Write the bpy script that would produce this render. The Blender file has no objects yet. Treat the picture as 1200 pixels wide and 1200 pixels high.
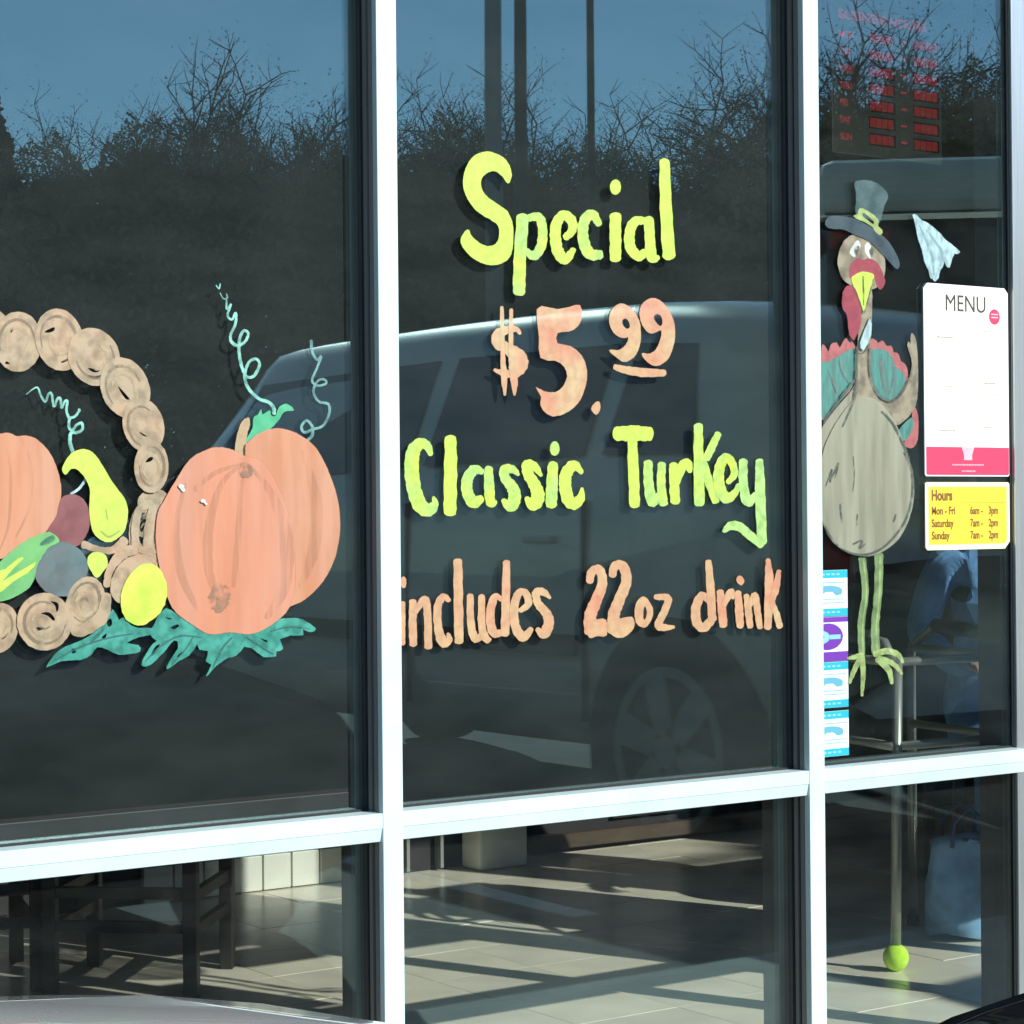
import bpy, math, random
from mathutils import Vector, Matrix, geometry
random.seed(7)
R = math.radians
C = bpy.context.scene.collection
SC = bpy.context.scene

# ------------------------------------------------------------------ camera
FOC = 2600.0                       # focal length in photograph pixels (1200 wide)
YAW = math.atan(FOC / 3685.0)      # the facade recedes to the right
CAM_Y, CAM_Z, ROLL = -3.4, 1.2, 0.009
cd = bpy.data.cameras.new('camera'); cam = bpy.data.objects.new('camera', cd); C.objects.link(cam)
cd.sensor_width = 36; cd.lens = 36 * FOC / 1200; cd.clip_start = 0.05; cd.clip_end = 2000
cd.shift_y = 3 / 1200
cam.matrix_world = (Matrix.Translation((0, CAM_Y, CAM_Z)) @ Matrix.Rotation(-YAW, 4, 'Z')
                    @ Matrix.Rotation(R(90), 4, 'X') @ Matrix.Rotation(-ROLL, 4, 'Z'))
SC.camera = cam

# ------------------------------------------------------------------ sky, sun, exposure
SUN_EL, SUN_AZ = R(30), R(22)      # in front of the shop, off to the right
w = bpy.data.worlds.new('World'); SC.world = w; w.use_nodes = True
nt = w.node_tree; nt.nodes.clear()
sky = nt.nodes.new('ShaderNodeTexSky'); sky.sky_type = 'NISHITA'; sky.sun_disc = False
sky.sun_elevation = SUN_EL; sky.sun_rotation = R(180) - SUN_AZ
sky.air_density = 1.0; sky.dust_density = 0.0; sky.ozone_density = 3.0; sky.altitude = 1500
bg = nt.nodes.new('ShaderNodeBackground'); bg.inputs['Strength'].default_value = 0.15
out = nt.nodes.new('ShaderNodeOutputWorld')
nt.links.new(sky.outputs[0], bg.inputs[0]); nt.links.new(bg.outputs[0], out.inputs[0])
sd = bpy.data.lights.new('sun', 'SUN'); sd.energy = 5.0; sd.angle = R(0.53); sd.color = (1.0, 0.985, 0.95)
sun = bpy.data.objects.new('sun', sd); C.objects.link(sun)
sdir = Vector((-math.sin(SUN_AZ) * math.cos(SUN_EL), math.cos(SUN_AZ) * math.cos(SUN_EL), -math.sin(SUN_EL)))
sun.rotation_euler = sdir.to_track_quat('-Z', 'Y').to_euler()
vs = SC.view_settings; vs.view_transform = 'Standard'; vs.look = 'None'; vs.gamma = 1; vs.exposure = 0.30
vs.use_curve_mapping = False
SC.render.engine = 'CYCLES'
SC.cycles.use_denoising = True
SC.cycles.max_bounces = 10; SC.cycles.diffuse_bounces = 4; SC.cycles.glossy_bounces = 5
SC.cycles.transparent_max_bounces = 24; SC.cycles.caustics_reflective = False; SC.cycles.caustics_refractive = False
SC.cycles.sample_clamp_indirect = 6

# ------------------------------------------------------------------ photograph pixel <-> plane
_c, _s = math.cos(YAW), math.sin(YAW)
def ray(px, py):
    u, v = px - 600, py - 603
    U, V = u - ROLL * v, v + ROLL * u
    return Vector((_s * FOC + _c * U, _c * FOC - _s * U, -V))
def onwall(px, py, Y):
    """point of the vertical plane y = Y seen at that pixel of the photograph"""
    d = ray(px, py); t = (Y - CAM_Y) / d.y
    return Vector((d.x * t, Y, CAM_Z + d.z * t))
def onfloor(px, py, z=0):
    d = ray(px, py); t = (z - CAM_Z) / d.z
    return Vector((d.x * t, CAM_Y + d.y * t, z))
GL = 0.050                         # outer face of the glass
def mirrored(px, rng):
    """a place outside, rng metres along the reflected ray, seen in the glass at column px"""
    a = YAW + math.atan((px - 600) / FOC)
    return Vector((rng * math.sin(a), 2 * GL - (CAM_Y + rng * math.cos(a)), 0))

# ------------------------------------------------------------------ materials
def lin(c):
    c = c / 255.0
    return c / 12.92 if c <= 0.04045 else ((c + 0.055) / 1.055) ** 2.4
def rgb(r, g, b, k=1.0):
    return (min(lin(r) * k, 0.92), min(lin(g) * k, 0.92), min(lin(b) * k, 0.92), 1)
def mat(name, col, rough=0.6, metal=0.0, var=0.12, scale=6.0, bump=0.0, stretch=(1, 1, 1), coat=0.0, spec=0.5, alpha=None, col2=None):
    m = bpy.data.materials.new(name); m.use_nodes = True
    n, l = m.node_tree.nodes, m.node_tree.links
    b = n['Principled BSDF']; b.inputs['Roughness'].default_value = rough; b.inputs['Metallic'].default_value = metal
    b.inputs['Specular IOR Level'].default_value = spec
    if coat:
        b.inputs['Coat Weight'].default_value = coat; b.inputs['Coat Roughness'].default_value = 0.03
    tc = n.new('ShaderNodeTexCoord'); mp = n.new('ShaderNodeMapping'); mp.inputs['Scale'].default_value = stretch
    l.new(tc.outputs['Object'], mp.inputs[0])
    nz = n.new('ShaderNodeTexNoise'); nz.inputs['Scale'].default_value = scale; nz.inputs['Detail'].default_value = 5
    l.new(mp.outputs[0], nz.inputs['Vector'])
    cr = n.new('ShaderNodeValToRGB'); cr.color_ramp.elements[0].position = 0.32; cr.color_ramp.elements[1].position = 0.68
    c2 = col2 or tuple(min(1, v * (1 + var)) for v in col[:3]) + (1,)
    c1 = tuple(v * (1 - var) for v in col[:3]) + (1,) if not col2 else tuple(col[:3]) + (1,)
    cr.color_ramp.elements[0].color = c1; cr.color_ramp.elements[1].color = c2
    l.new(nz.outputs[0], cr.inputs[0]); l.new(cr.outputs[0], b.inputs['Base Color'])
    if bump:
        bp = n.new('ShaderNodeBump'); bp.inputs['Strength'].default_value = bump; bp.inputs['Distance'].default_value = 0.002
        l.new(nz.outputs[0], bp.inputs['Height']); l.new(bp.outputs[0], b.inputs['Normal'])
    if alpha:
        lo, hi, sc2 = alpha
        n2 = n.new('ShaderNodeTexNoise'); n2.inputs['Scale'].default_value = sc2; n2.inputs['Detail'].default_value = 4
        l.new(mp.outputs[0], n2.inputs['Vector'])
        mr = n.new('ShaderNodeMapRange'); mr.inputs[1].default_value = 0.38; mr.inputs[2].default_value = 0.58
        mr.inputs[3].default_value = lo; mr.inputs[4].default_value = hi
        l.new(n2.outputs[0], mr.inputs[0])
        at = n.new('ShaderNodeAttribute'); at.attribute_name = 'paint'     # paint thins out in a ragged rim
        n3 = n.new('ShaderNodeTexNoise'); n3.inputs['Scale'].default_value = 190; n3.inputs['Detail'].default_value = 3; l.new(tc.outputs['Object'], n3.inputs['Vector'])
        ad = n.new('ShaderNodeMath'); ad.operation = 'MULTIPLY_ADD'; ad.inputs[1].default_value = 1.1; l.new(n3.outputs[0], ad.inputs[0]); l.new(at.outputs['Fac'], ad.inputs[2])
        m3 = n.new('ShaderNodeMapRange'); m3.inputs[1].default_value = .72; m3.inputs[2].default_value = 1.35; l.new(ad.outputs[0], m3.inputs[0])
        mu = n.new('ShaderNodeMath'); mu.operation = 'MULTIPLY'; l.new(mr.outputs[0], mu.inputs[0]); l.new(m3.outputs[0], mu.inputs[1])
        l.new(mu.outputs[0], b.inputs['Alpha'])
    return m
def glass_mat(name, tint, f0, f1, smear=0.0):
    """clear glass: what is behind shows through a tint, the surface mirrors more at a glancing angle"""
    m = bpy.data.materials.new(name); m.use_nodes = True
    n, l = m.node_tree.nodes, m.node_tree.links
    n.remove(n['Principled BSDF']); o = n['Material Output']
    tr = n.new('ShaderNodeBsdfTransparent'); tr.inputs[0].default_value = tint
    gl = n.new('ShaderNodeBsdfGlossy'); gl.inputs['Roughness'].default_value = 0.0
    gl.inputs[0].default_value = (0.66, 1.0, 0.98, 1)
    lw = n.new('ShaderNodeLayerWeight'); lw.inputs[0].default_value = 0.5
    p = n.new('ShaderNodeMath'); p.operation = 'POWER'; p.inputs[1].default_value = 3
    ma = n.new('ShaderNodeMath'); ma.operation = 'MULTIPLY_ADD'; ma.inputs[1].default_value = f1; ma.inputs[2].default_value = f0
    l.new(lw.outputs['Facing'], p.inputs[0]); l.new(p.outputs[0], ma.inputs[0])
    mx = n.new('ShaderNodeMixShader'); l.new(ma.outputs[0], mx.inputs[0]); l.new(tr.outputs[0], mx.inputs[1]); l.new(gl.outputs[0], mx.inputs[2])
    # a film of dust and wiping streaks, lit by the sun
    df = n.new('ShaderNodeBsdfDiffuse'); df.inputs[0].default_value = (0.62, 0.70, 0.66, 1)
    t2 = n.new('ShaderNodeTexCoord'); mp2 = n.new('ShaderNodeMapping'); mp2.inputs['Scale'].default_value = (1.6, 1, 5.0); mp2.inputs['Rotation'].default_value = (0, R(35), 0)
    nz2 = n.new('ShaderNodeTexNoise'); nz2.inputs['Scale'].default_value = 2.2; nz2.inputs['Detail'].default_value = 7; nz2.inputs['Roughness'].default_value = .62
    mr2 = n.new('ShaderNodeMapRange'); mr2.inputs[1].default_value = .35; mr2.inputs[2].default_value = .75; mr2.inputs[3].default_value = .001; mr2.inputs[4].default_value = .011
    l.new(t2.outputs['Object'], mp2.inputs[0]); l.new(mp2.outputs[0], nz2.inputs['Vector']); l.new(nz2.outputs[0], mr2.inputs[0])
    mx3 = n.new('ShaderNodeMixShader'); l.new(mr2.outputs[0], mx3.inputs[0]); l.new(mx.outputs[0], mx3.inputs[1]); l.new(df.outputs[0], mx3.inputs[2])
    l.new(mx3.outputs[0], o.inputs['Surface'])
    if smear:
        tc = n.new('ShaderNodeTexCoord'); nz = n.new('ShaderNodeTexNoise'); nz.inputs['Scale'].default_value = 1.3; nz.inputs['Detail'].default_value = 1
        l.new(tc.outputs['Object'], nz.inputs['Vector'])
        bp = n.new('ShaderNodeBump'); bp.inputs['Strength'].default_value = smear; bp.inputs['Distance'].default_value = 0.004
        l.new(nz.outputs[0], bp.inputs['Height']); l.new(bp.outputs[0], gl.inputs['Normal'])
    return m

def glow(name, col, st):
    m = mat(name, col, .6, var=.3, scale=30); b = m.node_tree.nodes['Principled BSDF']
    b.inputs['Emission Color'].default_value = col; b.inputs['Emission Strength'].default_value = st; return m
K = 0.71    # paint albedo from the colour the photograph shows in full sun
def paint(name, r, g, b, st=(1, 1, 1), a=(0.86, 1.0, 60), var=0.10, k=K):
    return mat(name, rgb(r, g, b, k), 0.45, var=var, scale=26, stretch=st, coat=0.55, alpha=a, bump=0.25)
M = dict(
    white=mat('white_frame_paint', (0.53, 0.66, 0.63, 1), 0.38, scale=7, bump=0.03, col2=(0.60, 0.75, 0.72, 1)),
    bronze=mat('grey_anodised_metal', (0.21, 0.205, 0.18, 1), 0.42, metal=0.0, var=0.12, scale=30, stretch=(1, 1, .05)),
    bronze2=mat('dark_grey_metal', (0.075, 0.08, 0.085, 1), 0.4, var=0.15, scale=30, stretch=(1, 1, .05)),
    gasket=mat('black_rubber', (0.012, 0.012, 0.012, 1), 0.7),
    silver=mat('brushed_aluminium', (0.62, 0.68, 0.66, 1), 0.28, metal=0.7, var=0.1, scale=40, stretch=(6, 6, .1)),
    glass=glass_mat('tinted_window_glass', (0.972, 0.99, 0.975, 1), 0.112, 0.34, 0.035),
    shade=mat('charcoal_shade_fabric', (0.017, 0.022, 0.022, 1), 0.95, var=0.12, scale=3, spec=0.1),
    hem=mat('shade_hem_bar', (0.022, 0.027, 0.028, 1), 0.55, var=0.2, scale=14),
    lime=paint('lime_window_paint', 214, 248, 96, a=(0.88, 1, 70), var=.05),
    limepale=paint('pale_lime_window_paint', 196, 244, 140, a=(0.72, 0.95, 50)),
    limemix=mat('lime_paint_thick_and_thin', rgb(188, 238, 138, K), 0.45, scale=16, coat=0.5, alpha=(0.78, 1, 60), col2=rgb(220, 250, 85, K)),
    orange=mat('orange_window_paint', rgb(222, 168, 128, K), 0.45, scale=13, coat=0.5, alpha=(0.86, 1, 60), col2=rgb(226, 190, 138, K)),
    orangesalmon=mat('salmon_window_paint', rgb(228, 150, 116, K), 0.45, scale=14, coat=0.5, alpha=(0.88, 1, 60), col2=rgb(224, 196, 146, K)),
    tan=mat('tan_brush_paint', rgb(196, 160, 120, K), 0.45, scale=12, coat=0.5, alpha=(0.85, 1, 60), col2=rgb(206, 184, 136, K)),
    pump=mat('pumpkin_peach_paint', rgb(226, 146, 104, K), 0.45, scale=7, coat=0.6, stretch=(3.2, 3.2, .35), alpha=(0.92, 1, 12), col2=rgb(224, 160, 128, K), bump=.12),
    pump2=mat('pumpkin_amber_paint', rgb(224, 146, 98, K), 0.45, scale=6, coat=0.6, stretch=(3.2, 3.2, .4), alpha=(0.90, 1, 12), col2=rgb(220, 162, 126, K), bump=.12),
    rib=paint('pumpkin_rib_paint', 200, 152, 116, st=(4, 4, .3), a=(0.0, 0.26, 22)),
    smudge=paint('grey_paint_smudge', 166, 140, 112, a=(0.0, 0.6, 60)),
    rope=mat('basket_tan_paint', rgb(204, 170, 132, K), 0.5, scale=14, coat=0.5, alpha=(0.66, 1, 40), col2=rgb(186, 172, 138, K), bump=.3),
    ropeline=paint('basket_brush_line', 146, 132, 102, a=(0.1, 0.75, 50)),
    ropepale=paint('basket_light_line', 216, 194, 152, a=(0.0, 0.7, 50)),
    teal=mat('teal_leaf_paint', rgb(44, 150, 128, K), 0.45, scale=22, coat=0.5, alpha=(0.62, 1, 55), col2=rgb(78, 182, 160, K)),
    tealdark=paint('dark_teal_vein', 52, 118, 110, a=(0.4, 0.9, 50)),
    green=mat('bright_green_paint', rgb(72, 190, 134, K), 0.45, scale=20, coat=0.5, alpha=(0.85, 1, 50), col2=rgb(96, 206, 150, K)),
    mint=paint('mint_tendril_paint', 150, 226, 204, a=(0.45, 1, 40)),
    maroon=mat('maroon_plum_paint', rgb(150, 76, 78, K), 0.5, scale=12, coat=0.4, alpha=(0.80, 1, 30), col2=rgb(140, 92, 90, K)),
    plum=mat('slate_plum_paint', rgb(112, 106, 104, K), 0.5, scale=10, coat=0.4, alpha=(0.82, 1, 30), col2=rgb(86, 134, 134, K)),
    squash=mat('squash_green_paint', rgb(92, 176, 112, K), 0.5, scale=10, coat=0.4, alpha=(0.85, 1, 30), col2=rgb(134, 206, 110, K)),
    hat=paint('grey_hat_paint', 96, 130, 128, a=(0.35, 0.72, 18)),
    hatdark=paint('dark_grey_hat_paint', 68, 92, 98, a=(0.66, 0.95, 24)),
    skin=paint('turkey_head_paint', 172, 162, 134, a=(0.58, 0.95, 26)),
    body=mat('turkey_body_paint', rgb(166, 166, 138, K), 0.5, scale=8, coat=0.6, stretch=(4, 4, .4), alpha=(0.70, 0.90, 10), col2=rgb(182, 184, 158, K)),
    line=paint('dark_outline_paint', 92, 104, 92, a=(0.25, .85, 60)),
    red=paint('red_wattle_paint', 172, 72, 84, a=(0.84, 1, 60)),
    pink=paint('pink_feather_paint', 196, 116, 112, a=(0.80, 1, 60)),
    turq=mat('turquoise_feather_paint', rgb(74, 152, 138, K), 0.5, scale=10, coat=0.4, stretch=(3, 3, .6), alpha=(0.64, 1, 30), col2=rgb(92, 160, 146, K)),
    eyewhite=paint('white_window_paint', 226, 232, 218, a=(0.9, 1, 60)),
    legp=paint('green_leg_paint', 136, 168, 112, a=(0.62, 0.95, 40)),
    legl=paint('light_green_leg_paint', 178, 204, 128, a=(0.5, 0.95, 40)),
    pale=paint('pale_blue_paint', 196, 232, 232, st=(2, 2, 1), a=(0.62, 1, 34)),
    menu=mat('cream_menu_card', (0.88, 0.86, 0.74, 1), 0.5, var=0.02), menub=mat('white_card_edge', (0.86, 0.88, 0.86, 1), 0.5, var=.02),
    ink=mat('dark_ink', (0.06, 0.05, 0.04, 1), 0.6), inkfaint=mat('faint_grey_ink', (0.52, 0.50, 0.38, 1), 0.6),
    brownink=mat('brown_ink', (0.22, 0.10, 0.02, 1), 0.6),
    pinkband=mat('crimson_print', (0.72, 0.045, 0.11, 1), 0.5, var=0.04), pinktext=mat('pale_pink_print', (0.92, 0.45, 0.50, 1), .5),
    yellow=mat('yellow_sign_card', (0.90, 0.66, 0.05, 1), 0.45, var=0.03), yelloww=mat('cream_card_border', (0.90, 0.86, 0.50, 1), 0.5, var=.02),
    cyan=mat('cyan_sticker_print', (0.02, 0.42, 0.50, 1), 0.4, var=.06), stick=mat('white_sticker_vinyl', (0.74, 0.86, 0.87, 1), 0.35, var=.02),
    purple=mat('purple_sticker_print', (0.16, 0.04, 0.36, 1), 0.4), skyblue=mat('light_blue_print', (0.25, 0.55, 0.72, 1), 0.4),
    greyprint=mat('grey_blue_print', (0.12, 0.38, 0.48, 1), 0.5),
    boardgrey=mat('grey_sign_board', (0.62, 0.66, 0.62, 1), 0.6, var=.1), redcell=glow('red_sign_cell_added_glow', (0.85, 0.05, 0.05, 1), .12),  # red cells are print; weak glow added to show through the sky reflection
    redtext=glow('red_sign_text_added_glow', (1.0, 0.14, 0.14, 1), .16), darkcell=mat('dark_sign_cell', (0.02, 0.03, 0.035, 1), .5),  # red lettering gets the same added glow
    tile=mat('cream_floor_tile', (0.86, 0.80, 0.63, 1), 0.22, var=0.10, scale=5, bump=0.03),
    tile2=mat('beige_floor_tile', (0.80, 0.75, 0.61, 1), 0.25, var=0.12, scale=5, bump=0.03),
    grout=mat('dark_grout', (0.45, 0.42, 0.35, 1), 0.85, var=.2),
    walltile=mat('white_base_tile', (0.66, 0.67, 0.60, 1), 0.25, var=.05), inwall=mat('taupe_interior_wall', (0.11, 0.10, 0.085, 1), 0.85, var=.1),
    ceil=mat('ceiling_panel_white', (0.35, 0.35, 0.34, 1), 0.9), counter=mat('dark_counter_laminate', (0.018, 0.016, 0.018, 1), 0.6, var=.3),
    brownwood=mat('brown_wood_trim', (0.055, 0.034, 0.02, 1), 0.5, var=.3, scale=8, stretch=(1, 6, 6)),
    chair=mat('dark_stained_wood', (0.020, 0.017, 0.016, 1), 0.45, var=.3, scale=10), seatm=mat('black_vinyl_seat', (0.012, 0.012, 0.014, 1), 0.4),
    asphalt=mat('parking_lot_asphalt', (0.055, 0.055, 0.055, 1), 0.9, var=.25, scale=4, bump=.4), paintline=mat('white_road_paint', (0.70, 0.70, 0.68, 1), 0.8, var=.15, scale=12),
    concrete=mat('sidewalk_concrete', (0.34, 0.33, 0.31, 1), 0.85, var=.15, scale=6, bump=.3), stucco=mat('beige_stucco_wall', (0.42, 0.38, 0.31, 1), 0.9, var=.08, scale=14, bump=.4),
    grass=mat('dry_grass_bank', (0.05, 0.055, 0.025, 1), 0.95, var=.35, scale=.6), bark=mat('grey_brown_bark', (0.060, 0.048, 0.038, 1), 0.9, var=.25, scale=8),
    twig=mat('brown_twig', (0.075, 0.06, 0.048, 1), 1.0, var=.2, spec=0), leaf=mat('russet_dead_leaf', (0.12, 0.095, 0.06, 1), 1.0, var=.35, scale=2, spec=0),
    thicket=mat('thicket_brown_green', (0.09, 0.082, 0.048, 1), 1.0, scale=.22, spec=0, col2=(0.30, 0.22, 0.12, 1)), fir=mat('fir_needle_green', (0.022, 0.040, 0.026, 1), 1.0, var=.3, scale=1.2, spec=0),
    pole=mat('weathered_pole', (0.07, 0.065, 0.06, 1), 0.8, var=.2), polepale=mat('galvanised_pole', (0.22, 0.23, 0.24, 1), 0.5, var=.1),
    suv=mat('silver_grey_car_paint', (0.70, 0.64, 0.54, 1), 0.4, metal=0.0, var=.03, coat=1.0), blackcar=mat('black_car_paint', (0.010, 0.011, 0.013, 1), 0.6, var=.05, coat=.07, spec=0),
    silvercar=mat('light_silver_car_paint', (0.90, 0.91, 0.88, 1), 0.22, metal=0.15, var=.02, coat=1.0), carglass=mat('dark_car_glass', (0.008, 0.010, 0.012, 1), 0.03, var=.05, spec=.8),
    rubber=mat('tyre_rubber', (0.02, 0.02, 0.02, 1), 0.8), rim=mat('alloy_rim', (0.55, 0.53, 0.48, 1), 0.3, metal=.7, var=.05), chrome=mat('chrome_trim', (0.75, 0.76, 0.78, 1), 0.12, metal=1.0, var=.02),
    taillamp=mat('red_lamp_lens', (0.45, 0.01, 0.012, 1), 0.2, var=.1), headlamp=mat('clear_lamp_lens', (0.7, 0.72, 0.75, 1), 0.1, var=.05), vanbody=mat('charcoal_van_paint', (0.06, 0.062, 0.062, 1), 0.5, var=.05, coat=.3), vanroof=mat('grey_roof_rail', (0.74, 0.72, 0.66, 1), 0.5, var=.06),
    plastic=mat('black_plastic', (0.015, 0.015, 0.016, 1), 0.5), alu=mat('walker_aluminium', (0.34, 0.36, 0.33, 1), 0.35, metal=.5, var=.05), tennis=mat('tennis_ball_felt', (0.52, 0.85, 0.05, 1), 0.95, var=.1, scale=60, bump=.5),
    denim=mat('blue_denim', (0.15, 0.36, 0.68, 1), 0.9, var=.35, scale=9, bump=.6), denimdark=mat('dark_denim', (0.04, 0.09, 0.20, 1), 0.9, var=.3, scale=12), skinm=mat('skin', (0.50, 0.33, 0.25, 1), 0.6, var=.05), hair=mat('grey_hair', (0.25, 0.24, 0.22, 1), 0.7, var=.2, scale=40), shoe=mat('black_shoe', (0.02, 0.02, 0.02, 1), 0.5), bag=mat('white_paper_sheet', (0.7, 0.72, 0.72, 1), .7),
)

# ------------------------------------------------------------------ object helpers
def tag(o, label=None, cat=None, group=None, kind=None):
    if label: o['label'] = label
    if cat: o['category'] = cat
    if group: o['group'] = group
    if kind: o['kind'] = kind
    return o
def thing(name, label, cat, loc=(0, 0, 0), rotz=0.0, group=None):
    o = bpy.data.objects.new(name, None); C.objects.link(o); o.location = loc; o.rotation_euler = (0, 0, rotz)
    return tag(o, label, cat, group)
def origin(o):
    v = Vector((0, 0, 0))
    while o is not None:
        v += Vector(o.location); o = o.parent
    return v
class MB:
    def __init__(s): s.v = []; s.f = []; s.smooth = False
    def add(s, vs, fs):
        b = len(s.v); s.v += [tuple(v) for v in vs]; s.f += [tuple(i + b for i in f) for f in fs]; return s
    def box(s, x0, x1, y0, y1, z0, z1):
        vs = [(x, y, z) for z in (z0, z1) for y in (y0, y1) for x in (x0, x1)]
        return s.add(vs, [(0, 2, 3, 1), (4, 5, 7, 6), (0, 1, 5, 4), (2, 6, 7, 3), (0, 4, 6, 2), (1, 3, 7, 5)])
    def tube(s, p0, p1, r0, r1=None, n=8, cap=True):
        p0, p1 = Vector(p0), Vector(p1); r1 = r0 if r1 is None else r1
        d = (p1 - p0)
        if d.length < 1e-6: return s
        d.normalize(); a = d.orthogonal().normalized(); b = d.cross(a)
        vs = [p + (a * math.cos(t) + b * math.sin(t)) * r for p, r in ((p0, r0), (p1, r1)) for t in [2 * math.pi * k / n for k in range(n)]]
        fs = [(k, (k + 1) % n, n + (k + 1) % n, n + k) for k in range(n)]
        if cap: fs += [tuple(range(n - 1, -1, -1)), tuple(range(n, 2 * n))]
        return s.add(vs, fs)
    def path(s, pts, r, n=8):
        pts = [Vector(p) for p in pts]; rr = r if isinstance(r, (list, tuple)) else [r] * len(pts)
        rings = []
        for i, p in enumerate(pts):
            d = (pts[min(i + 1, len(pts) - 1)] - pts[max(i - 1, 0)]).normalized()
            a = d.cross(Vector((0.13, 0.2, 1))); a = a.normalized() if a.length > 1e-3 else d.orthogonal().normalized(); b = d.cross(a)
            rings += [p + (a * math.cos(t) + b * math.sin(t)) * rr[i] for t in [2 * math.pi * k / n for k in range(n)]]
        fs = [(i * n + k, i * n + (k + 1) % n, (i + 1) * n + (k + 1) % n, (i + 1) * n + k) for i in range(len(pts) - 1) for k in range(n)]
        fs += [tuple(range(n - 1, -1, -1)), tuple(range(len(rings) - n, len(rings)))]
        return s.add(rings, fs)
    def ball(s, c, rx, ry=None, rz=None, n=14, m=9):
        ry = rx if ry is None else ry; rz = rx if rz is None else rz; vs = []; fs = []
        for i in range(m + 1):
            ph = math.pi * i / m
            for k in range(n):
                t = 2 * math.pi * k / n
                vs.append((c[0] + rx * math.sin(ph) * math.cos(t), c[1] + ry * math.sin(ph) * math.sin(t), c[2] + rz * math.cos(ph)))
        for i in range(m):
            for k in range(n): fs.append((i * n + k, (i + 1) * n + k, (i + 1) * n + (k + 1) % n, i * n + (k + 1) % n))
        return s.add(vs, fs)
    def prism(s, pts, y0, y1):
        """outline in x,z extruded along y"""
        n = len(pts)
        vs = [(p[0], y0, p[1]) for p in pts] + [(p[0], y1, p[1]) for p in pts]
        return s.add(vs, [tuple(range(n)), tuple(range(2 * n - 1, n - 1, -1))] + [(k, n + k, n + (k + 1) % n, (k + 1) % n) for k in range(n)])
    def build(s, name, m, parent=None, local=False, smooth=None, bevel=0, subsurf=0, label=None):
        me = bpy.data.meshes.new(name); off = Vector((0, 0, 0)) if (local or parent is None) else origin(parent)
        me.from_pydata([tuple(Vector(v) - off) for v in s.v], [], s.f); me.materials.append(m if not isinstance(m, str) else M[m])
        me.update()
        if smooth:
            for p in me.polygons: p.use_smooth = True
        o = bpy.data.objects.new(name, me); C.objects.link(o)
        if parent is not None: o.parent = parent
        if bevel:
            b = o.modifiers.new('b', 'BEVEL'); b.width = bevel; b.segments = 2; b.limit_method = 'ANGLE'; b.angle_limit = R(40)
        if subsurf:
            b = o.modifiers.new('s', 'SUBSURF'); b.levels = subsurf; b.render_levels = subsurf
        if label: o['label'] = label
        return o
def structure(o): o['kind'] = 'structure'; return o
def box(name, m, parent, *a, **k): return MB().box(*a).build(name, m, parent, **k)

# ------------------------------------------------------------------ ground outside
structure(box('parking_lot', 'asphalt', None, -60, 90, -120, -1.05, -0.3, -0.05))
structure(box('ground', 'grass', None, -400, 400, -700, 400, -0.8, -0.31))
sw = structure(box('sidewalk', 'concrete', None, -12, 30, -1.05, 0.0, -0.3, -0.002, bevel=.012))
for x in (-1.2, 1.32, 4.15, 8.1):
    structure(box('road_marking', 'paintline', None, x - .05, x + .05, -6.6, -2.0, -0.05, -0.046))
# wooded bank beyond the lot, seen only in the glass
bank = MB(); pts = []
for i in range(41):
    a = R(5 + i * 1.75); row = []
    for j, (r, h) in enumerate(((31, -.05), (34, .5), (38, 1.4), (44, 2.6), (55, 3.0), (75, 2.0), (110, .5))):
        row.append((r * math.sin(a), -(r * math.cos(a) - 3.5), h + random.uniform(-.2, .2) * (j > 0)))
    pts += row
bank.add(pts, [(i * 7 + j, i * 7 + j + 1, (i + 1) * 7 + j + 1, (i + 1) * 7 + j) for i in range(40) for j in range(6)])
structure(bank.build('bank', 'grass', smooth=True))

# ------------------------------------------------------------------ storefront
MUL = [(-1.36, -1.317), (-.016, .027), (1.046, 1.089), (2.109, 2.152), (3.147, 3.190), (3.812, 3.862), (4.235, 4.280), (4.80, 4.845), (5.42, 5.47), (6.40, 6.445), (7.40, 7.445)]
RZ0, RZ1 = 0.612, 0.664            # transom
TOP, SILL = 2.46, 0.0
sf = thing('storefront', 'white framed shop window wall with painted glass panes', 'storefront', (2.6, 0, 0))
for i, (a, b) in enumerate(MUL):
    fy = (lambda y: y) if i != 5 else (lambda y: .0335 + y * .0155 / .0495)    # the door jamb is shallow
    m = MB().box(a, b, fy(0), fy(.012), SILL, TOP)
    m.box(a + .0012, b - .0012, fy(.012), fy(.018), SILL, TOP)
    cap = m.build('mullion', 'white' if i != 5 else 'silver', sf, bevel=.0015)
    MB().box(a + .0004, b - .0004, fy(.0181), fy(.030), SILL, TOP).build('mullion_side', 'bronze', cap)
    MB().box(a + .004, b - .004, fy(.0301), fy(.037), SILL, TOP).build('gasket', 'gasket', cap)
    MB().box(a - .0012, b + .0012, fy(.0371), fy(.0475), SILL, TOP).build('glazing_bead', 'bronze', cap)
    MB().box(a - .0035, b + .0035, fy(.0476), fy(.0495), SILL, TOP).build('gasket', 'gasket', cap)
    MB().box(a + .001, b - .001, .0574, .15, SILL, TOP).build('mullion_back', 'bronze2', cap)
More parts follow.
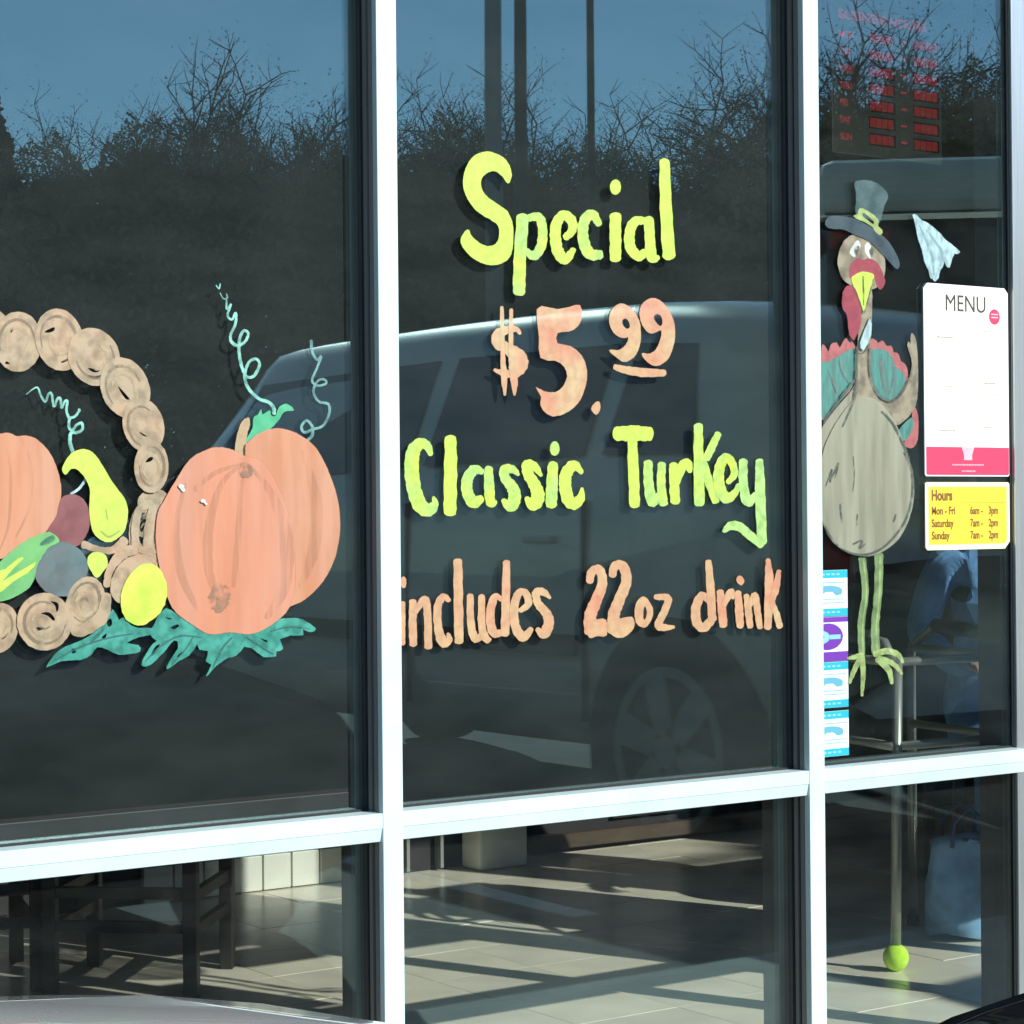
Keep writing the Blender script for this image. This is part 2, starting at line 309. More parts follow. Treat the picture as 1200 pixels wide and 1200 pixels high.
for i in range(len(MUL) - 1):
    a, b = MUL[i][1], MUL[i + 1][0]
    sec = [(.0015, RZ1 - .001), (.0028, RZ1), (.046, RZ1), (.046, RZ0), (.0085, RZ0), (.0070, RZ0 + .001), (.0030, RZ0 + .024), (.0015, RZ0 + .025)]
    r = MB().add([(x, y, z) for x in (a - .001, b + .001) for y, z in sec], [tuple(range(7, -1, -1)), tuple(range(8, 16))] + [(k, (k + 1) % 8, 8 + (k + 1) % 8, 8 + k) for k in range(8)]).build('transom', 'white', sf)
    MB().box(a, b, .0461, .0495, RZ0 - .004, RZ1 + .004).build('gasket', 'gasket', r)
    MB().box(a, b, .0575, .15, RZ0, RZ1 - .003).build('transom_back', 'bronze2', r)
    for z0, z1 in ((SILL + .05, RZ0), (RZ1, TOP - .05)):
        box('window_pane', 'glass', sf, a - .006, b + .006, .0500, .0570, z0 - .006, z1 + .006)
    box('window_sill', 'white', sf, a - .001, b + .001, .0015, .046, SILL, SILL + .05, bevel=.002)
    box('head_rail', 'white', sf, a - .001, b + .001, .0015, .046, TOP - .05, TOP, bevel=.002)
# out-of-view panels added past the door jamb; their gaps shape the floor's sun patches
for (x0, x1, z0, z1) in ((3.863, 4.234, 1.08, 2.40), (4.281, 4.40, .67, 2.40), (4.51, 4.799, .67, 1.50), (4.51, 4.799, 2.02, 2.40), (4.401, 4.509, .67, 1.02), (4.401, 4.509, 1.46, 2.40),
                         (4.846, 5.10, .67, 1.58), (5.27, 5.419, .67, 2.40), (5.101, 5.269, .67, .98), (5.101, 5.269, 1.86, 2.40), (5.471, 6.399, .67, 1.45), (6.446, 7.399, .67, 2.40)):
    box('sun_blocker', 'hem', sf, x0, x1, GL + .0085, GL + .0095, z0, z1)
bt = thing('shop_building', 'beige rendered shop building around the window wall', 'building', (3, 3, 0))
box('wall', 'stucco', bt, -3.2, 9.6, .0, .16, -.05, SILL - .001, bevel=.004)
box('wall', 'stucco', bt, -3.2, 9.6, .0, .16, TOP + .001, 4.0, bevel=.004)
box('wall', 'stucco', bt, -3.2, -1.361, .002, .158, SILL, TOP)
box('wall', 'stucco', bt, 7.446, 9.6, .002, .158, SILL, TOP)
box('wall', 'stucco', bt, -3.2, -3.05, .161, 9.2, -.05, 4.0)
box('wall', 'stucco', bt, 9.45, 9.6, .161, 9.2, -.05, 4.0)
box('wall', 'stucco', bt, -3.04, 9.44, 9.05, 9.2, -.05, 4.0)
box('roof', 'concrete', bt, -3.3, 9.7, -.1, 9.3, 4.001, 4.15)

# ------------------------------------------------------------------ inside
structure(box('ceiling', 'ceil', None, -3.04, 9.44, .17, 9.04, 2.9, 3.0))
fl = structure(box('floor', 'grout', None, -3.04, 9.44, .161, 9.04, -.09, -.004))
TS = .305; tm = {}
for key in ('tile', 'tile2'):
    me = MB().box(-TS / 2 + .0016, TS / 2 - .0016, -TS / 2 + .0016, TS / 2 - .0016, -.012, 0).build('floor_tile', key); tm[key] = me.data; bpy.data.objects.remove(me)
n = 0
for i in range(15):
    for j in range(12):
        o = bpy.data.objects.new('tile', tm['tile' if (i + j) % 2 else 'tile2']); C.objects.link(o); o.parent = fl
        o.location = (1.75 + i * TS, .32 + j * TS, random.uniform(-.0006, .0006)); o.rotation_euler = (random.uniform(-.001, .001), random.uniform(-.001, .001), 0)
for (x0, x1, y0, y1) in ((-3.03, 1.59, .165, 9.0), (6.18, 9.4, .165, 9.0), (1.6, 6.17, 3.83, 9.0)):
    o = box('floor_surface', 'tile', fl, x0, x1, y0, y1, -.0039, -.0005)
iw = structure(box('interior_wall', 'inwall', None, -3.0, 9.4, 5.6, 5.7, 0, 2.9))
# service counter along the room
sc = thing('service_counter', 'dark service counter with a white tiled base and brown trim', 'counter', (4.0, 2.85, 0))
box('counter_body', 'counter', sc, 1.2, 4.40, 2.90, 3.5, 0, .95)
box('counter_top', 'brownwood', sc, 1.15, 4.48, 2.82, 3.55, .951, 1.0, bevel=.006)
for k in range(8):
    x0 = 3.02 + k * .105
    box('base_tile', 'walltile', sc, x0, x0 + .099, 2.872, 2.899, .004, .115, bevel=.002)
for k in range(7):
    x0 = 1.6 + k * .2
    box('counter_panel', 'counter', sc, x0, x0 + .19, 2.875, 2.899, .02, .8, bevel=.002)
for x in (3.92, 3.975, 4.11):
    box('metal_strip', 'alu', sc, x, x + .012, 2.86, 2.898, .01, .30)
box('corner_block', 'walltile', sc, 4.20, 4.40, 2.76, 2.871, .003, .17, bevel=.01)
box('corner_trim', 'brownwood', sc, 4.19, 4.41, 2.75, 2.871, .171, .25, bevel=.005)
dc = thing('display_case', 'black fronted display case at the far side of the room', 'display case', (5.6, 2.9, 0))
box('case_body', 'counter', dc, 4.55, 7.6, 2.95, 3.6, .0, 1.25)
box('kick_rail', 'brownwood', dc, 4.55, 7.6, 2.90, 2.949, .02, .07)
for x in (4.9, 5.55, 6.2): box('case_door', 'plastic', dc, x, x + .6, 2.93, 2.949, .1, 1.2, bevel=.003)

def chair(name_label, loc, rz, seat=.46, w=.20, top=.95, group='dark wooden chairs inside the shop'):
    t = thing('wooden_chair', name_label, 'chair', loc, rz, group)
    for sx in (-1, 1):
        for sy in (-1, 1):
            x, y = sx * w, sy * w
            MB().box(x - .018, x + .018, y - .018, y + .018, 0, seat if sy < 0 else top).build('leg', 'chair', t, local=True, bevel=.003)
        for z in (.165, .25): MB().box(sx * w - .010, sx * w + .010, -w + .02, w - .02, z - .014, z + .014).build('stretcher', 'chair', t, local=True)
    for z in (.175, .26): MB().box(-w + .02, w - .02, -w - .010, -w + .010, z - .014, z + .014).build('stretcher', 'chair', t, local=True)
    MB().box(-w - .03, w + .03, -w - .03, w - .022, seat, seat + .035).build('seat', 'seatm', t, local=True, bevel=.01)
    for z in (.62, .74, .86): MB().box(-w + .022, w - .022, w - .012, w + .012, z, z + .05).build('back_slat', 'chair', t, local=True, bevel=.003)
    return t
ca, cb = onfloor(166, 1150), onfloor(-60, 1150)
chair('dark wooden chair inside the left pane, its legs below the basket', (ca.x, ca.y, 0), R(-42), w=.182)
chair('dark wooden chair mostly cut off by the left picture edge', (cb.x, cb.y, 0), R(-15), w=.20)

# seated customer behind the menu cards, and the walking frame in front
def person(loc, rz):
    t = thing('person', 'person in blue denim seated inside behind the menu and hours cards', 'person', loc, rz)
    def skin(name, jts, edges, m, lv=2):
        me = bpy.data.meshes.new(name); me.from_pydata([j[0] for j in jts], edges, []); me.materials.append(M[m])
        o = bpy.data.objects.new(name, me); C.objects.link(o); o.parent = t
        sk = o.modifiers.new('skin', 'SKIN'); ss = o.modifiers.new('sub', 'SUBSURF'); ss.levels = lv; ss.render_levels = lv
        for i, j in enumerate(jts):
            rr = j[1]; me.skin_vertices[0].data[i].radius = rr if isinstance(rr, tuple) else (rr, rr)
        me.skin_vertices[0].data[0].use_root = True
        return o
    # faces +x ; seat height .46
    J = [((0, 0, .54), (.15, .13)), ((.0, 0, .72), (.135, .12)), ((.02, 0, .92), (.165, .125)), ((.03, 0, 1.06), (.11, .09)), ((.04, 0, 1.13), (.055, .055)), ((.06, 0, 1.2), (.05, .05)),
         ((.02, .17, 1.02), .065), ((.06, .25, .82), .05), ((.27, .19, .74), .04), ((.34, .16, .745), .03),
         ((.02, -.17, 1.02), .065), ((.06, -.25, .82), .05), ((.27, -.19, .74), .04), ((.34, -.16, .745), .03),
         ((.10, .10, .53), .095), ((.46, .12, .52), .07), ((.48, .12, .28), .055), ((.46, .12, .10), .042),
         ((.10, -.10, .53), .095), ((.44, -.13, .52), .07), ((.40, -.13, .28), .055), ((.36, -.13, .10), .042)]
    E = [(0, 1), (1, 2), (2, 3), (3, 4), (4, 5), (3, 6), (6, 7), (7, 8), (8, 9), (3, 10), (10, 11), (11, 12), (12, 13), (0, 14), (14, 15), (15, 16), (16, 17), (0, 18), (18, 19), (19, 20), (20, 21)]
    skin('body', J, E, 'denim')
    for s in (-1, 1):
        base = Vector((.34, s * .16, .745))
        h = MB().ball(base + Vector((.05, 0, 0)), .05, .038, .016)
        for k in range(4):
            y = s * .16 + (k - 1.5) * .018; L = (.066, .076, .072, .058)[k]
            h.path([(.425, y, .745), (.425 + L * .5, y, .744), (.425 + L * .85, y, .728), (.425 + L * .85, y, .712)], [.009, .0085, .0078, .006], 6)
        h.path([(.375, s * .16 - s * .035, .745), (.40, s * .16 - s * .055, .742), (.43, s * .16 - s * .058, .735)], [.011, .010, .007], 6)
        h.build('hand', 'skinm', t, local=True, smooth=True)
        f = MB().ball((.53 if s > 0 else .43, s * .125, .045), .13, .048, .045); f.build('shoe', 'shoe', t, local=True, smooth=True)
        MB().tube((.46 if s > 0 else .36, s * .125, .085), (.46 if s > 0 else .36, s * .125, .15), .062, .060, 14).build('trouser_cuff', 'denim', t, local=True, smooth=True)
    hd = MB().ball((.07, 0, 1.31), .098, .078, .118, 18, 14)
    hd.ball((.165, 0, 1.295), .022, .014, .024, 8, 6).ball((.075, .08, 1.30), .018, .010, .03, 8, 6).ball((.075, -.08, 1.30), .018, .010, .03, 8, 6).ball((.155, 0, 1.25), .014, .026, .006, 8, 5).ball((.10, 0, 1.225), .06, .045, .03, 10, 6)
    head = hd.build('head', 'skinm', t, local=True, smooth=True)
    for s in (-1, 1): MB().ball((.157, s * .032, 1.318), .010, .013, .008, 8, 6).build('eye', 'ink', head, local=True, smooth=True)
    hr = MB().ball((.045, 0, 1.345), .104, .088, .10, 16, 12); hr.build('hair', 'hair', t, local=True, smooth=True)
    return t
pp = onwall(1136, 700, 1.35)
person((pp.x + .10, pp.y, 0), R(240))
st = thing('stool', 'black stool under the seated person in denim', 'stool', (pp.x + .10, pp.y, 0), R(240))
MB().box(-.19, .19, -.19, .19, .40, .445).build('seat', 'seatm', st, local=True, bevel=.012)
for sx in (-1, 1):
    for sy in (-1, 1): MB().box(sx * .16 - .014, sx * .16 + .014, sy * .16 - .014, sy * .16 + .014, 0, .40).build('leg', 'chair', st, local=True)
# walking frame
wb = onfloor(1050, 1138); wx, wy = wb.x, wb.y
wk = thing('walking_frame', 'aluminium walking frame with a lime tennis ball on its foot', 'walking frame', (wx, wy, 0))
ztop = onwall(1064, 775, wy).z
def wl(x, y): return (x, y)
legs = [(0, 0), (.42, -.02), (.10, .45), (.50, .43)]
for i, (dx, dy) in enumerate(legs):
    MB().tube((dx, dy, .06 if i in (0, 1) else .02), (dx + (.0 if i != 0 else .015), dy, ztop), .0135, n=12).build('leg', 'alu', wk, local=True, smooth=True)
    if i in (0, 1):
        bl = MB().ball((dx, dy, .036), .034, .034, .036, 16, 12).build('tennis_ball', 'tennis', wk, local=True, smooth=True)
    else: MB().tube((dx, dy, 0), (dx, dy, .03), .018, .016).build('rubber_foot', 'rubber', wk, local=True)
for (a, b) in ((0, 1), (0, 2), (1, 3)):
    for z in ((ztop, ztop - .22) if a != 2 else (ztop,)):
        p, q = legs[a], legs[b]; MB().tube((p[0], p[1], z), (q[0], q[1], z), .012, n=10).build('cross_tube', 'alu', wk, local=True, smooth=True)
for a, b in ((0, 2), (1, 3)):
    p, q = legs[a], legs[b]
    MB().path([(p[0], p[1], ztop), (p[0], p[1] + .03, ztop + .05), (q[0], q[1] - .1, ztop + .07), (q[0], q[1], ztop)], .0125, 10).build('hand_rail', 'alu', wk, local=True, smooth=True)
    MB().tube((p[0] + .02, p[1] + .10, ztop + .058), (q[0] - .02, q[1] - .12, ztop + .068), .021, n=12).build('grip', 'plastic', wk, local=True, smooth=True)

# cloth bag on the floor behind the walking frame
bq = onwall(1131, 1090, .95); rb = random.Random(4); bm_ = MB(); RN = 20
rings = []
for j, (z, r) in enumerate(((0, .085), (.012, .10), (.07, .112), (.14, .108), (.20, .098), (.25, .085), (.27, .082), (.262, .074))):
    for k in range(RN):
        a = 2 * math.pi * k / RN; q = r * (1 + .10 * math.sin(3 * a + j * .7) + .06 * math.sin(7 * a + 2 * j) + rb.uniform(-.03, .03)); rings.append((q * math.cos(a) * 1.1, q * math.sin(a) * .62, z + .012 * math.sin(2 * a + j)))
bm_.add(rings, [(j * RN + k, j * RN + (k + 1) % RN, (j + 1) * RN + (k + 1) % RN, (j + 1) * RN + k) for j in range(7) for k in range(RN)] + [tuple(range(RN - 1, -1, -1))])
bg_ = thing('cloth_bag', 'blue cloth bag standing on the floor behind the walking frame', 'bag', (bq.x, bq.y, 0.014), R(-30))
bm_.build('bag_body', mat('pale_blue_cloth', (0.22, 0.42, 0.66, 1), .9, var=.25, scale=14, bump=.6), bg_, local=True, smooth=True)
for s_ in (-1, 1): MB().path([(-.05, s_ * .05, .25), (-.045, s_ * .055, .32), (0, s_ * .05, .36), (.045, s_ * .055, .32), (.05, s_ * .05, .25)], .006, 6).build('handle', 'denimdark', bg_, local=True, smooth=True)

# ------------------------------------------------------------------ roller shades close behind the upper glass
def shade(x0, x1, zh, label):
    t = thing('roller_shade', label, 'roller shade', ((x0 + x1) / 2, GL + .045, zh), 0, 'charcoal shades behind the upper panes')
    y = GL + .0195
    box('fabric', 'shade', t, x0, x1, y, y + .002, zh + .0421, TOP - .06)
    box('hem_bar', 'hem', t, x0, x1, y - .004, y + .008, zh, zh + .036, bevel=.002)
    box('seam', 'gasket', t, x0, x1, y - .0005, y + .0025, zh + .0355, zh + .0425)
    return t
SH = GL + .0195
sx1 = onwall(404, 500, SH).x
shade(1.10, sx1, onwall(200, 966, SH - .004).z - .008, 'charcoal roller shade behind the pumpkin pane')
sx2 = onwall(901, 500, SH).x
shade(2.175, sx2, onwall(700, 938, SH - .004).z - .008, 'charcoal roller shade behind the pane with the lettering')
shade(.04, 1.035, .70, 'charcoal roller shade left of the pumpkin pane')
def blank(x0, x1, z0, z1, label):
    t = tag(box('poster', 'menub', None, x0, x1, GL + .01, GL + .012, z0, z1), label, 'poster')

# ------------------------------------------------------------------ window painting
class Tr:
    def __init__(s, ox, oy, k): s.o = (ox, oy); s.k = k
    def __call__(s, x, y): return (s.o[0] + x / s.k, s.o[1] + y / s.k)
def catmull(P, n=6, closed=False):
    out = []; N = len(P)
    rng = range(N) if closed else range(N - 1)
    for i in rng:
        if closed: p0, p1, p2, p3 = P[(i - 1) % N], P[i], P[(i + 1) % N], P[(i + 2) % N]
        else: p0, p1, p2, p3 = P[max(i - 1, 0)], P[i], P[i + 1], P[min(i + 2, N - 1)]
        for k in range(n):
            t = k / n; t2 = t * t; t3 = t2 * t
            out.append(tuple(.5 * (2 * b + (c - a) * t + (2 * a - 5 * b + 4 * c - d) * t2 + (3 * b - a - 3 * c + d) * t3) for a, b, c, d in zip(p0, p1, p2, p3)))
    if not closed: out.append(tuple(P[-1]))
    return out
class Art:
    """flat paint on the outer face of the glass; each further layer lies a hair nearer"""
    def __init__(s, tr, lift=0.0006): s.tr = tr; s.y = GL - lift; s.mb = MB(); s.zero = []
    def pt(s, x, y, d=0): return onwall(*s.tr(x, y), s.y - d)
    def layer(s, d=0.00025): s.y -= d; return s
    def rim(s, loop, sign=1.0, wd=1.15):
        """a thin ragged edge outside the outline: (x, y, depth) points"""
        N = len(loop); k = s.tr.k; vs = []
        for i, (x, y, e) in enumerate(loop):
            a, b = loop[i - 1], loop[(i + 1) % N]; dx, dy = b[0] - a[0], b[1] - a[1]; L = math.hypot(dx, dy) or 1; q = sign * wd * k * random.uniform(.55, 1.15)
            vs += [s.pt(x, y, e), s.pt(x - dy / L * q, y + dx / L * q, e + .00001)]
        base = len(s.mb.v); s.zero += [base + 2 * i + 1 for i in range(N)]
        s.mb.add(vs, [(2 * i, 2 * i + 1, 2 * ((i + 1) % N) + 1, 2 * ((i + 1) % N)) for i in range(N)])
    def stroke(s, pts, w=None, rough=.06):
        P = [(p[0], p[1], p[2] if len(p) > 2 else w) for p in pts]
        if len(P) == 2: P = [P[0], tuple((a + b) / 2 for a, b in zip(*P)), P[1]]
        P = catmull(P, 7); vs = []; fs = []; N = len(P); dd = .00022; le = []; ri = []; arcs = {}
        ph = random.random() * 9
        for i, (x, y, ww) in enumerate(P):
            a, b = P[max(i - 1, 0)], P[min(i + 1, N - 1)]
            dx, dy = b[0] - a[0], b[1] - a[1]; L = math.hypot(dx, dy) or 1; nx, ny = -dy / L, dx / L
            h1 = ww / 2 * (1 + rough * math.sin(i * 1.7 + ph) + rough * .6 * random.uniform(-1, 1)); h2 = ww / 2 * (1 + rough * math.sin(i * 2.1 + ph * 2) + rough * .6 * random.uniform(-1, 1))
            e = i / max(N - 1, 1) * dd
            vs += [s.pt(x + nx * h1, y + ny * h1, e), s.pt(x - nx * h2, y - ny * h2, e)]
            le.append((x + nx * h1, y + ny * h1, e)); ri.append((x - nx * h2, y - ny * h2, e))
        fs = [(2 * i, 2 * i + 1, 2 * i + 3, 2 * i + 2) for i in range(N - 1)]
        for end, j in ((0, 1), (N - 1, N - 2)):
            x, y, ww = P[end]; dx, dy = x - P[j][0], y - P[j][1]; L = math.hypot(dx, dy) or 1; dx /= L; dy /= L; nx, ny = -dy, dx
            e = end / max(N - 1, 1) * dd; b = len(vs); arc = []; arcs[end] = []
            for k in range(1, 6):
                t = math.pi * k / 6; r = ww / 2 * (1 + random.uniform(-.06, .06))
                ax_, ay_ = x + (nx * math.cos(t) + dx * .62 * math.sin(t)) * r, y + (ny * math.cos(t) + dy * .62 * math.sin(t)) * r
                arc.append(s.pt(ax_, ay_, e)); arcs[end].append((ax_, ay_, e))
            vs += arc; q = [2 * end, ] + list(range(b, b + 5)) + [2 * end + 1]
            if end == 0: q = [2 * end + 1] + list(range(b, b + 5)) + [2 * end]
            fs.append(tuple(q))
        s.mb.add(vs, fs); s.rim(le + arcs[N - 1] + ri[::-1] + arcs[0], wd=min(1.1, .22 * max(p[2] for p in P) / s.tr.k)); s.layer(dd + .00006); return s
    def poly(s, pts, holes=(), n=4, jit=0.0):
        P = catmull(pts, n, True) if n else list(pts)
        if jit: P = [(x + random.uniform(-jit, jit), y + random.uniform(-jit, jit)) for x, y in P]
        H = [catmull(h, 3, True) for h in holes]
        rings = [[Vector((x, -y, 0)) for x, y in P]] + [[Vector((x, -y, 0)) for x, y in h] for h in H]
        tris = geometry.tessellate_polygon(rings); flat = [p for r in rings for p in r]
        s.mb.add([s.pt(p.x, -p.y) for p in flat], [tuple(t) for t in tris])
        ar = sum(P[i - 1][0] * P[i][1] - P[i][0] * P[i - 1][1] for i in range(len(P)))
        s.rim([(x, y, 0) for x, y in P], -1.0 if ar > 0 else 1.0); s.layer(.00012); return s
    def oval(s, cx, cy, rx, ry, rot=0, n=22, jit=0, holes=()):
        c, q = math.cos(R(rot)), math.sin(R(rot))
        P = [(cx + rx * math.cos(t) * c - ry * math.sin(t) * q, cy + rx * math.cos(t) * q + ry * math.sin(t) * c) for t in [2 * math.pi * k / n for k in range(n)]]
        return s.poly(P, holes, n=2, jit=jit)
    def out(s, name, m, parent, label=None):
        o = s.mb.build(name, m, parent, label=label); n_ = len(s.mb.v); val = [1.0] * n_
        for i in s.zero: val[i] = 0.0
        at = o.data.attributes.new('paint', 'FLOAT', 'POINT'); at.data.foreach_set('value', val)
        s.mb = MB(); s.zero = []; return o
def painted(name, label, cat, tr, cx, cy, group=None):
    o = thing(name, label, cat, onwall(*tr(cx, cy), GL - .0005), 0, group); return o

# --- "Special"
T1 = Tr(520, 160, 4)
g = painted('painted_word', 'lime green painted word Special at the top of the lettering', 'window lettering', T1, 580, 400, 'hand painted words on the middle pane')
A = Art(T1)
A.poly([(300, 218), (316, 190), (312, 150), (290, 110), (255, 85), (205, 72), (165, 80), (130, 105), (105, 150), (93, 205), (98, 255), (125, 310), (165, 355), (215, 385), (250, 410), (262, 440), (258, 480), (240, 508), (205, 515), (165, 498), (130, 468), (112, 437), (80, 485), (100, 530), (140, 570), (200, 598), (255, 598), (300, 575), (320, 530), (325, 470), (318, 400), (295, 350), (255, 320), (210, 290), (180, 255), (172, 220), (180, 190), (210, 165), (245, 162), (275, 185)], n=3, jit=.8).out('letter', 'lime', g, 'capital S')
A.layer().stroke([(400, 382, 30), (445, 378, 38), (463, 430, 40), (458, 510, 42), (425, 558, 40), (385, 535, 25)]).stroke([(370, 378), (358, 560), (353, 728)], 54).out('letter', 'limemix', g, 'letter p')
A.stroke([(572, 472, 30), (602, 440, 36), (600, 395, 42), (562, 368, 42), (528, 410, 46), (524, 480, 48), (538, 545, 50), (572, 575, 44), (608, 530, 22)]).out('letter', 'lime', g, 'letter e')
A.stroke([(728, 410, 28), (695, 364, 42), (658, 400, 46), (654, 480, 48), (682, 548, 50), (734, 555, 40)]).out('letter', 'limemix', g, 'letter c')
A.stroke([(805, 372), (805, 572)], 50).oval(805, 237, 24, 34).out('letter', 'lime', g, 'letter i')
A.stroke([(940, 395, 30), (898, 398, 42), (872, 445, 44), (876, 520, 46), (915, 562, 42), (940, 540, 30)]).stroke([(962, 388, 42), (966, 480, 44), (975, 565, 46), (1004, 568, 22)]).out('letter', 'lime', g, 'letter a')
A.stroke([(1035, 118, 44), (1042, 340, 54), (1056, 560, 56)]).out('letter', 'lime', g, 'letter l')
# --- "$5.99"
T2 = Tr(560, 330, 4.615)
g = painted('painted_price', 'orange painted price $5.99 under the word Special', 'window lettering', T2, 570, 420)
A = Art(T2)
A.stroke([(228, 280, 14), (205, 256, 26), (150, 262, 42), (108, 292, 58), (112, 335, 58), (165, 365, 58), (218, 405, 80), (236, 450, 66), (208, 492, 48), (150, 498, 34), (90, 478, 12)]).stroke([(130, 140, 16), (135, 400, 22), (142, 520, 30), (146, 612, 8)]).stroke([(180, 152, 16), (180, 400, 26), (196, 530, 36), (198, 612, 8)]).out('numeral', 'orangesalmon', g, 'dollar sign')
A.poly([(322, 150), (375, 140), (430, 150), (500, 138), (550, 128), (562, 190), (540, 240), (490, 268), (430, 275), (428, 335), (500, 350), (560, 400), (588, 480), (580, 570), (545, 650), (490, 700), (405, 728), (350, 690), (340, 650), (345, 620), (315, 572), (360, 595), (420, 600), (465, 565), (485, 510), (470, 460), (420, 425), (340, 412), (332, 300)], n=2, jit=.8).out('numeral', 'orangesalmon', g, 'large numeral 5')
A.poly([(655, 650), (660, 690), (640, 718), (615, 690), (630, 662)], n=3).out('decimal_point', 'orange', g)
A.poly([(770, 120), (830, 145), (870, 210), (880, 280), (872, 350), (840, 410), (790, 432), (745, 405), (712, 372), (760, 372), (800, 345), (815, 300), (780, 303), (735, 275), (712, 220), (720, 160)], [[(798, 200), (815, 215), (822, 245), (805, 255), (785, 235), (782, 210)]], n=3).out('numeral', 'orange', g, 'raised numeral 9')
A.poly([(940, 90), (1000, 115), (1045, 180), (1065, 260), (1055, 350), (1025, 420), (965, 455), (915, 430), (888, 390), (935, 390), (975, 350), (995, 262), (940, 280), (900, 250), (878, 190), (885, 130)], [[(970, 175), (992, 190), (998, 225), (985, 240), (960, 215), (952, 190)]], n=3).out('numeral', 'orangesalmon', g, 'raised numeral 9')
A.stroke([(742, 462, 26), (800, 478, 38), (900, 492, 44), (1008, 494, 32)]).out('underline', 'orange', g)
# --- "Classic"
T3 = Tr(460, 490, 5)
g = painted('painted_word', 'lime painted word Classic beside the first white mullion', 'window lettering', T3, 600, 400, 'hand painted words on the middle pane')
A = Art(T3)
A.stroke([(224, 212, 24), (205, 165, 46), (165, 148, 60), (122, 195, 74), (112, 300, 80), (128, 420, 80), (165, 515, 80), (215, 535, 74), (248, 500, 40), (240, 465, 14)]).out('letter', 'limemix', g, 'capital C')
A.stroke([(340, 120, 62), (340, 340, 72), (336, 550, 70)]).out('letter', 'lime', g, 'letter l')
A.stroke([(525, 315, 30), (480, 302, 54), (440, 355, 60), (438, 430, 62), (474, 495, 62), (520, 470, 40)]).stroke([(562, 295, 44), (566, 400, 56), (575, 495, 50), (605, 492, 20)]).out('letter', 'limemix', g, 'letter a')
A.stroke([(738, 332, 14), (705, 302, 42), (660, 302, 56), (658, 350, 52), (702, 405, 62), (716, 465, 70), (690, 516, 64), (648, 482, 24)]).out('letter', 'limemix', g, 'letter s')
A.stroke([(870, 336, 14), (838, 290, 44), (792, 275, 60), (794, 325, 58), (835, 395, 66), (852, 455, 74), (825, 508, 68), (786, 470, 26)]).out('letter', 'lime', g, 'letter s')
A.stroke([(940, 272, 54), (934, 400, 64), (930, 508, 62)]).oval(950, 178, 26, 40).out('letter', 'limemix', g, 'letter i')
A.stroke([(1108, 318, 22), (1062, 276, 56), (1018, 325, 66), (1012, 400, 66), (1030, 478, 68), (1065, 500, 66), (1102, 468, 46), (1110, 412, 12)]).out('letter', 'lime', g, 'letter c')
# --- "Turkey"
T4 = Tr(700, 480, 5)
g = painted('painted_word', 'lime painted word Turkey with a hooked tail on its y', 'window lettering', T4, 540, 380, 'hand painted words on the middle pane')
A = Art(T4)
A.stroke([(205, 178, 50), (212, 370, 58), (219, 558, 58)]).stroke([(115, 142, 78), (210, 138, 86), (305, 143, 78)]).out('letter', 'lime', g, 'capital T')
A.stroke([(298, 312, 48), (300, 430, 52), (322, 540, 56), (362, 500, 36)]).stroke([(378, 322, 44), (374, 440, 46), (388, 550, 48)]).out('letter', 'limemix', g, 'letter u')
A.stroke([(448, 325, 48), (450, 430, 52), (456, 538, 52)]).stroke([(466, 430, 30), (496, 335, 54), (530, 318, 50), (542, 362, 24)]).out('letter', 'lime', g, 'letter r')
A.stroke([(708, 142, 34), (675, 210, 42), (640, 285, 38)]).stroke([(612, 290, 44), (650, 410, 46), (694, 536, 44)]).stroke([(592, 95, 46), (594, 320, 56), (598, 548, 58)]).out('letter', 'limemix', g, 'letter K')
A.stroke([(765, 425, 26), (802, 380, 38), (788, 310, 42), (748, 282, 50), (716, 345, 56), (714, 440, 60), (752, 518, 60), (805, 490, 38), (828, 440, 22)]).out('letter', 'limemix', g, 'letter e')
A.stroke([(855, 302, 46), (855, 430, 48), (880, 538, 56), (930, 500, 36)]).stroke([(950, 302, 42), (955, 500, 56), (965, 775, 52)]).stroke([(962, 790, 44), (900, 742, 46), (838, 690, 48), (782, 680, 46), (742, 712, 20)]).out('letter', 'limepale', g, 'letter y with long hooked tail')
# --- "includes"
T5 = Tr(460, 640, 5)
g = painted('painted_word', 'orange painted word includes at the start of the lowest line', 'window lettering', T5, 480, 430, 'hand painted words on the middle pane')
A = Art(T5)
A.stroke([(56, 335), (55, 570)], 34).oval(64, 212, 15, 32).out('letter', 'orangesalmon', g, 'letter i')
A.stroke([(120, 325, 38), (118, 450, 42), (122, 575, 40)]).stroke([(135, 385, 26), (188, 312, 42), (205, 400, 40), (210, 590, 42)]).out('letter', 'orange', g, 'letter n')
A.stroke([(330, 318, 22), (298, 298, 38), (266, 350, 42), (268, 480, 44), (298, 562, 56), (332, 548, 36), (325, 512, 12)]).out('letter', 'orange', g, 'letter c')
A.stroke([(383, 88, 46), (386, 320, 50), (390, 558, 48)]).out('letter', 'orange', g, 'letter l')
A.stroke([(455, 290, 34), (458, 440, 40), (482, 540, 44), (524, 520, 32)]).stroke([(522, 295, 36), (524, 470, 40), (550, 545, 40), (572, 545, 16)]).out('letter', 'orange', g, 'letter u')
A.stroke([(640, 312, 22), (598, 300, 40), (572, 400, 44), (590, 505, 48), (645, 505, 32)]).stroke([(668, 95, 38), (664, 320, 46), (660, 515, 44)]).out('letter', 'orangesalmon', g, 'letter d')
A.stroke([(748, 378, 24), (795, 338, 38), (782, 278, 38), (742, 274, 40), (714, 350, 46), (720, 470, 48), (765, 532, 52), (812, 485, 26)]).out('letter', 'orange', g, 'letter e')
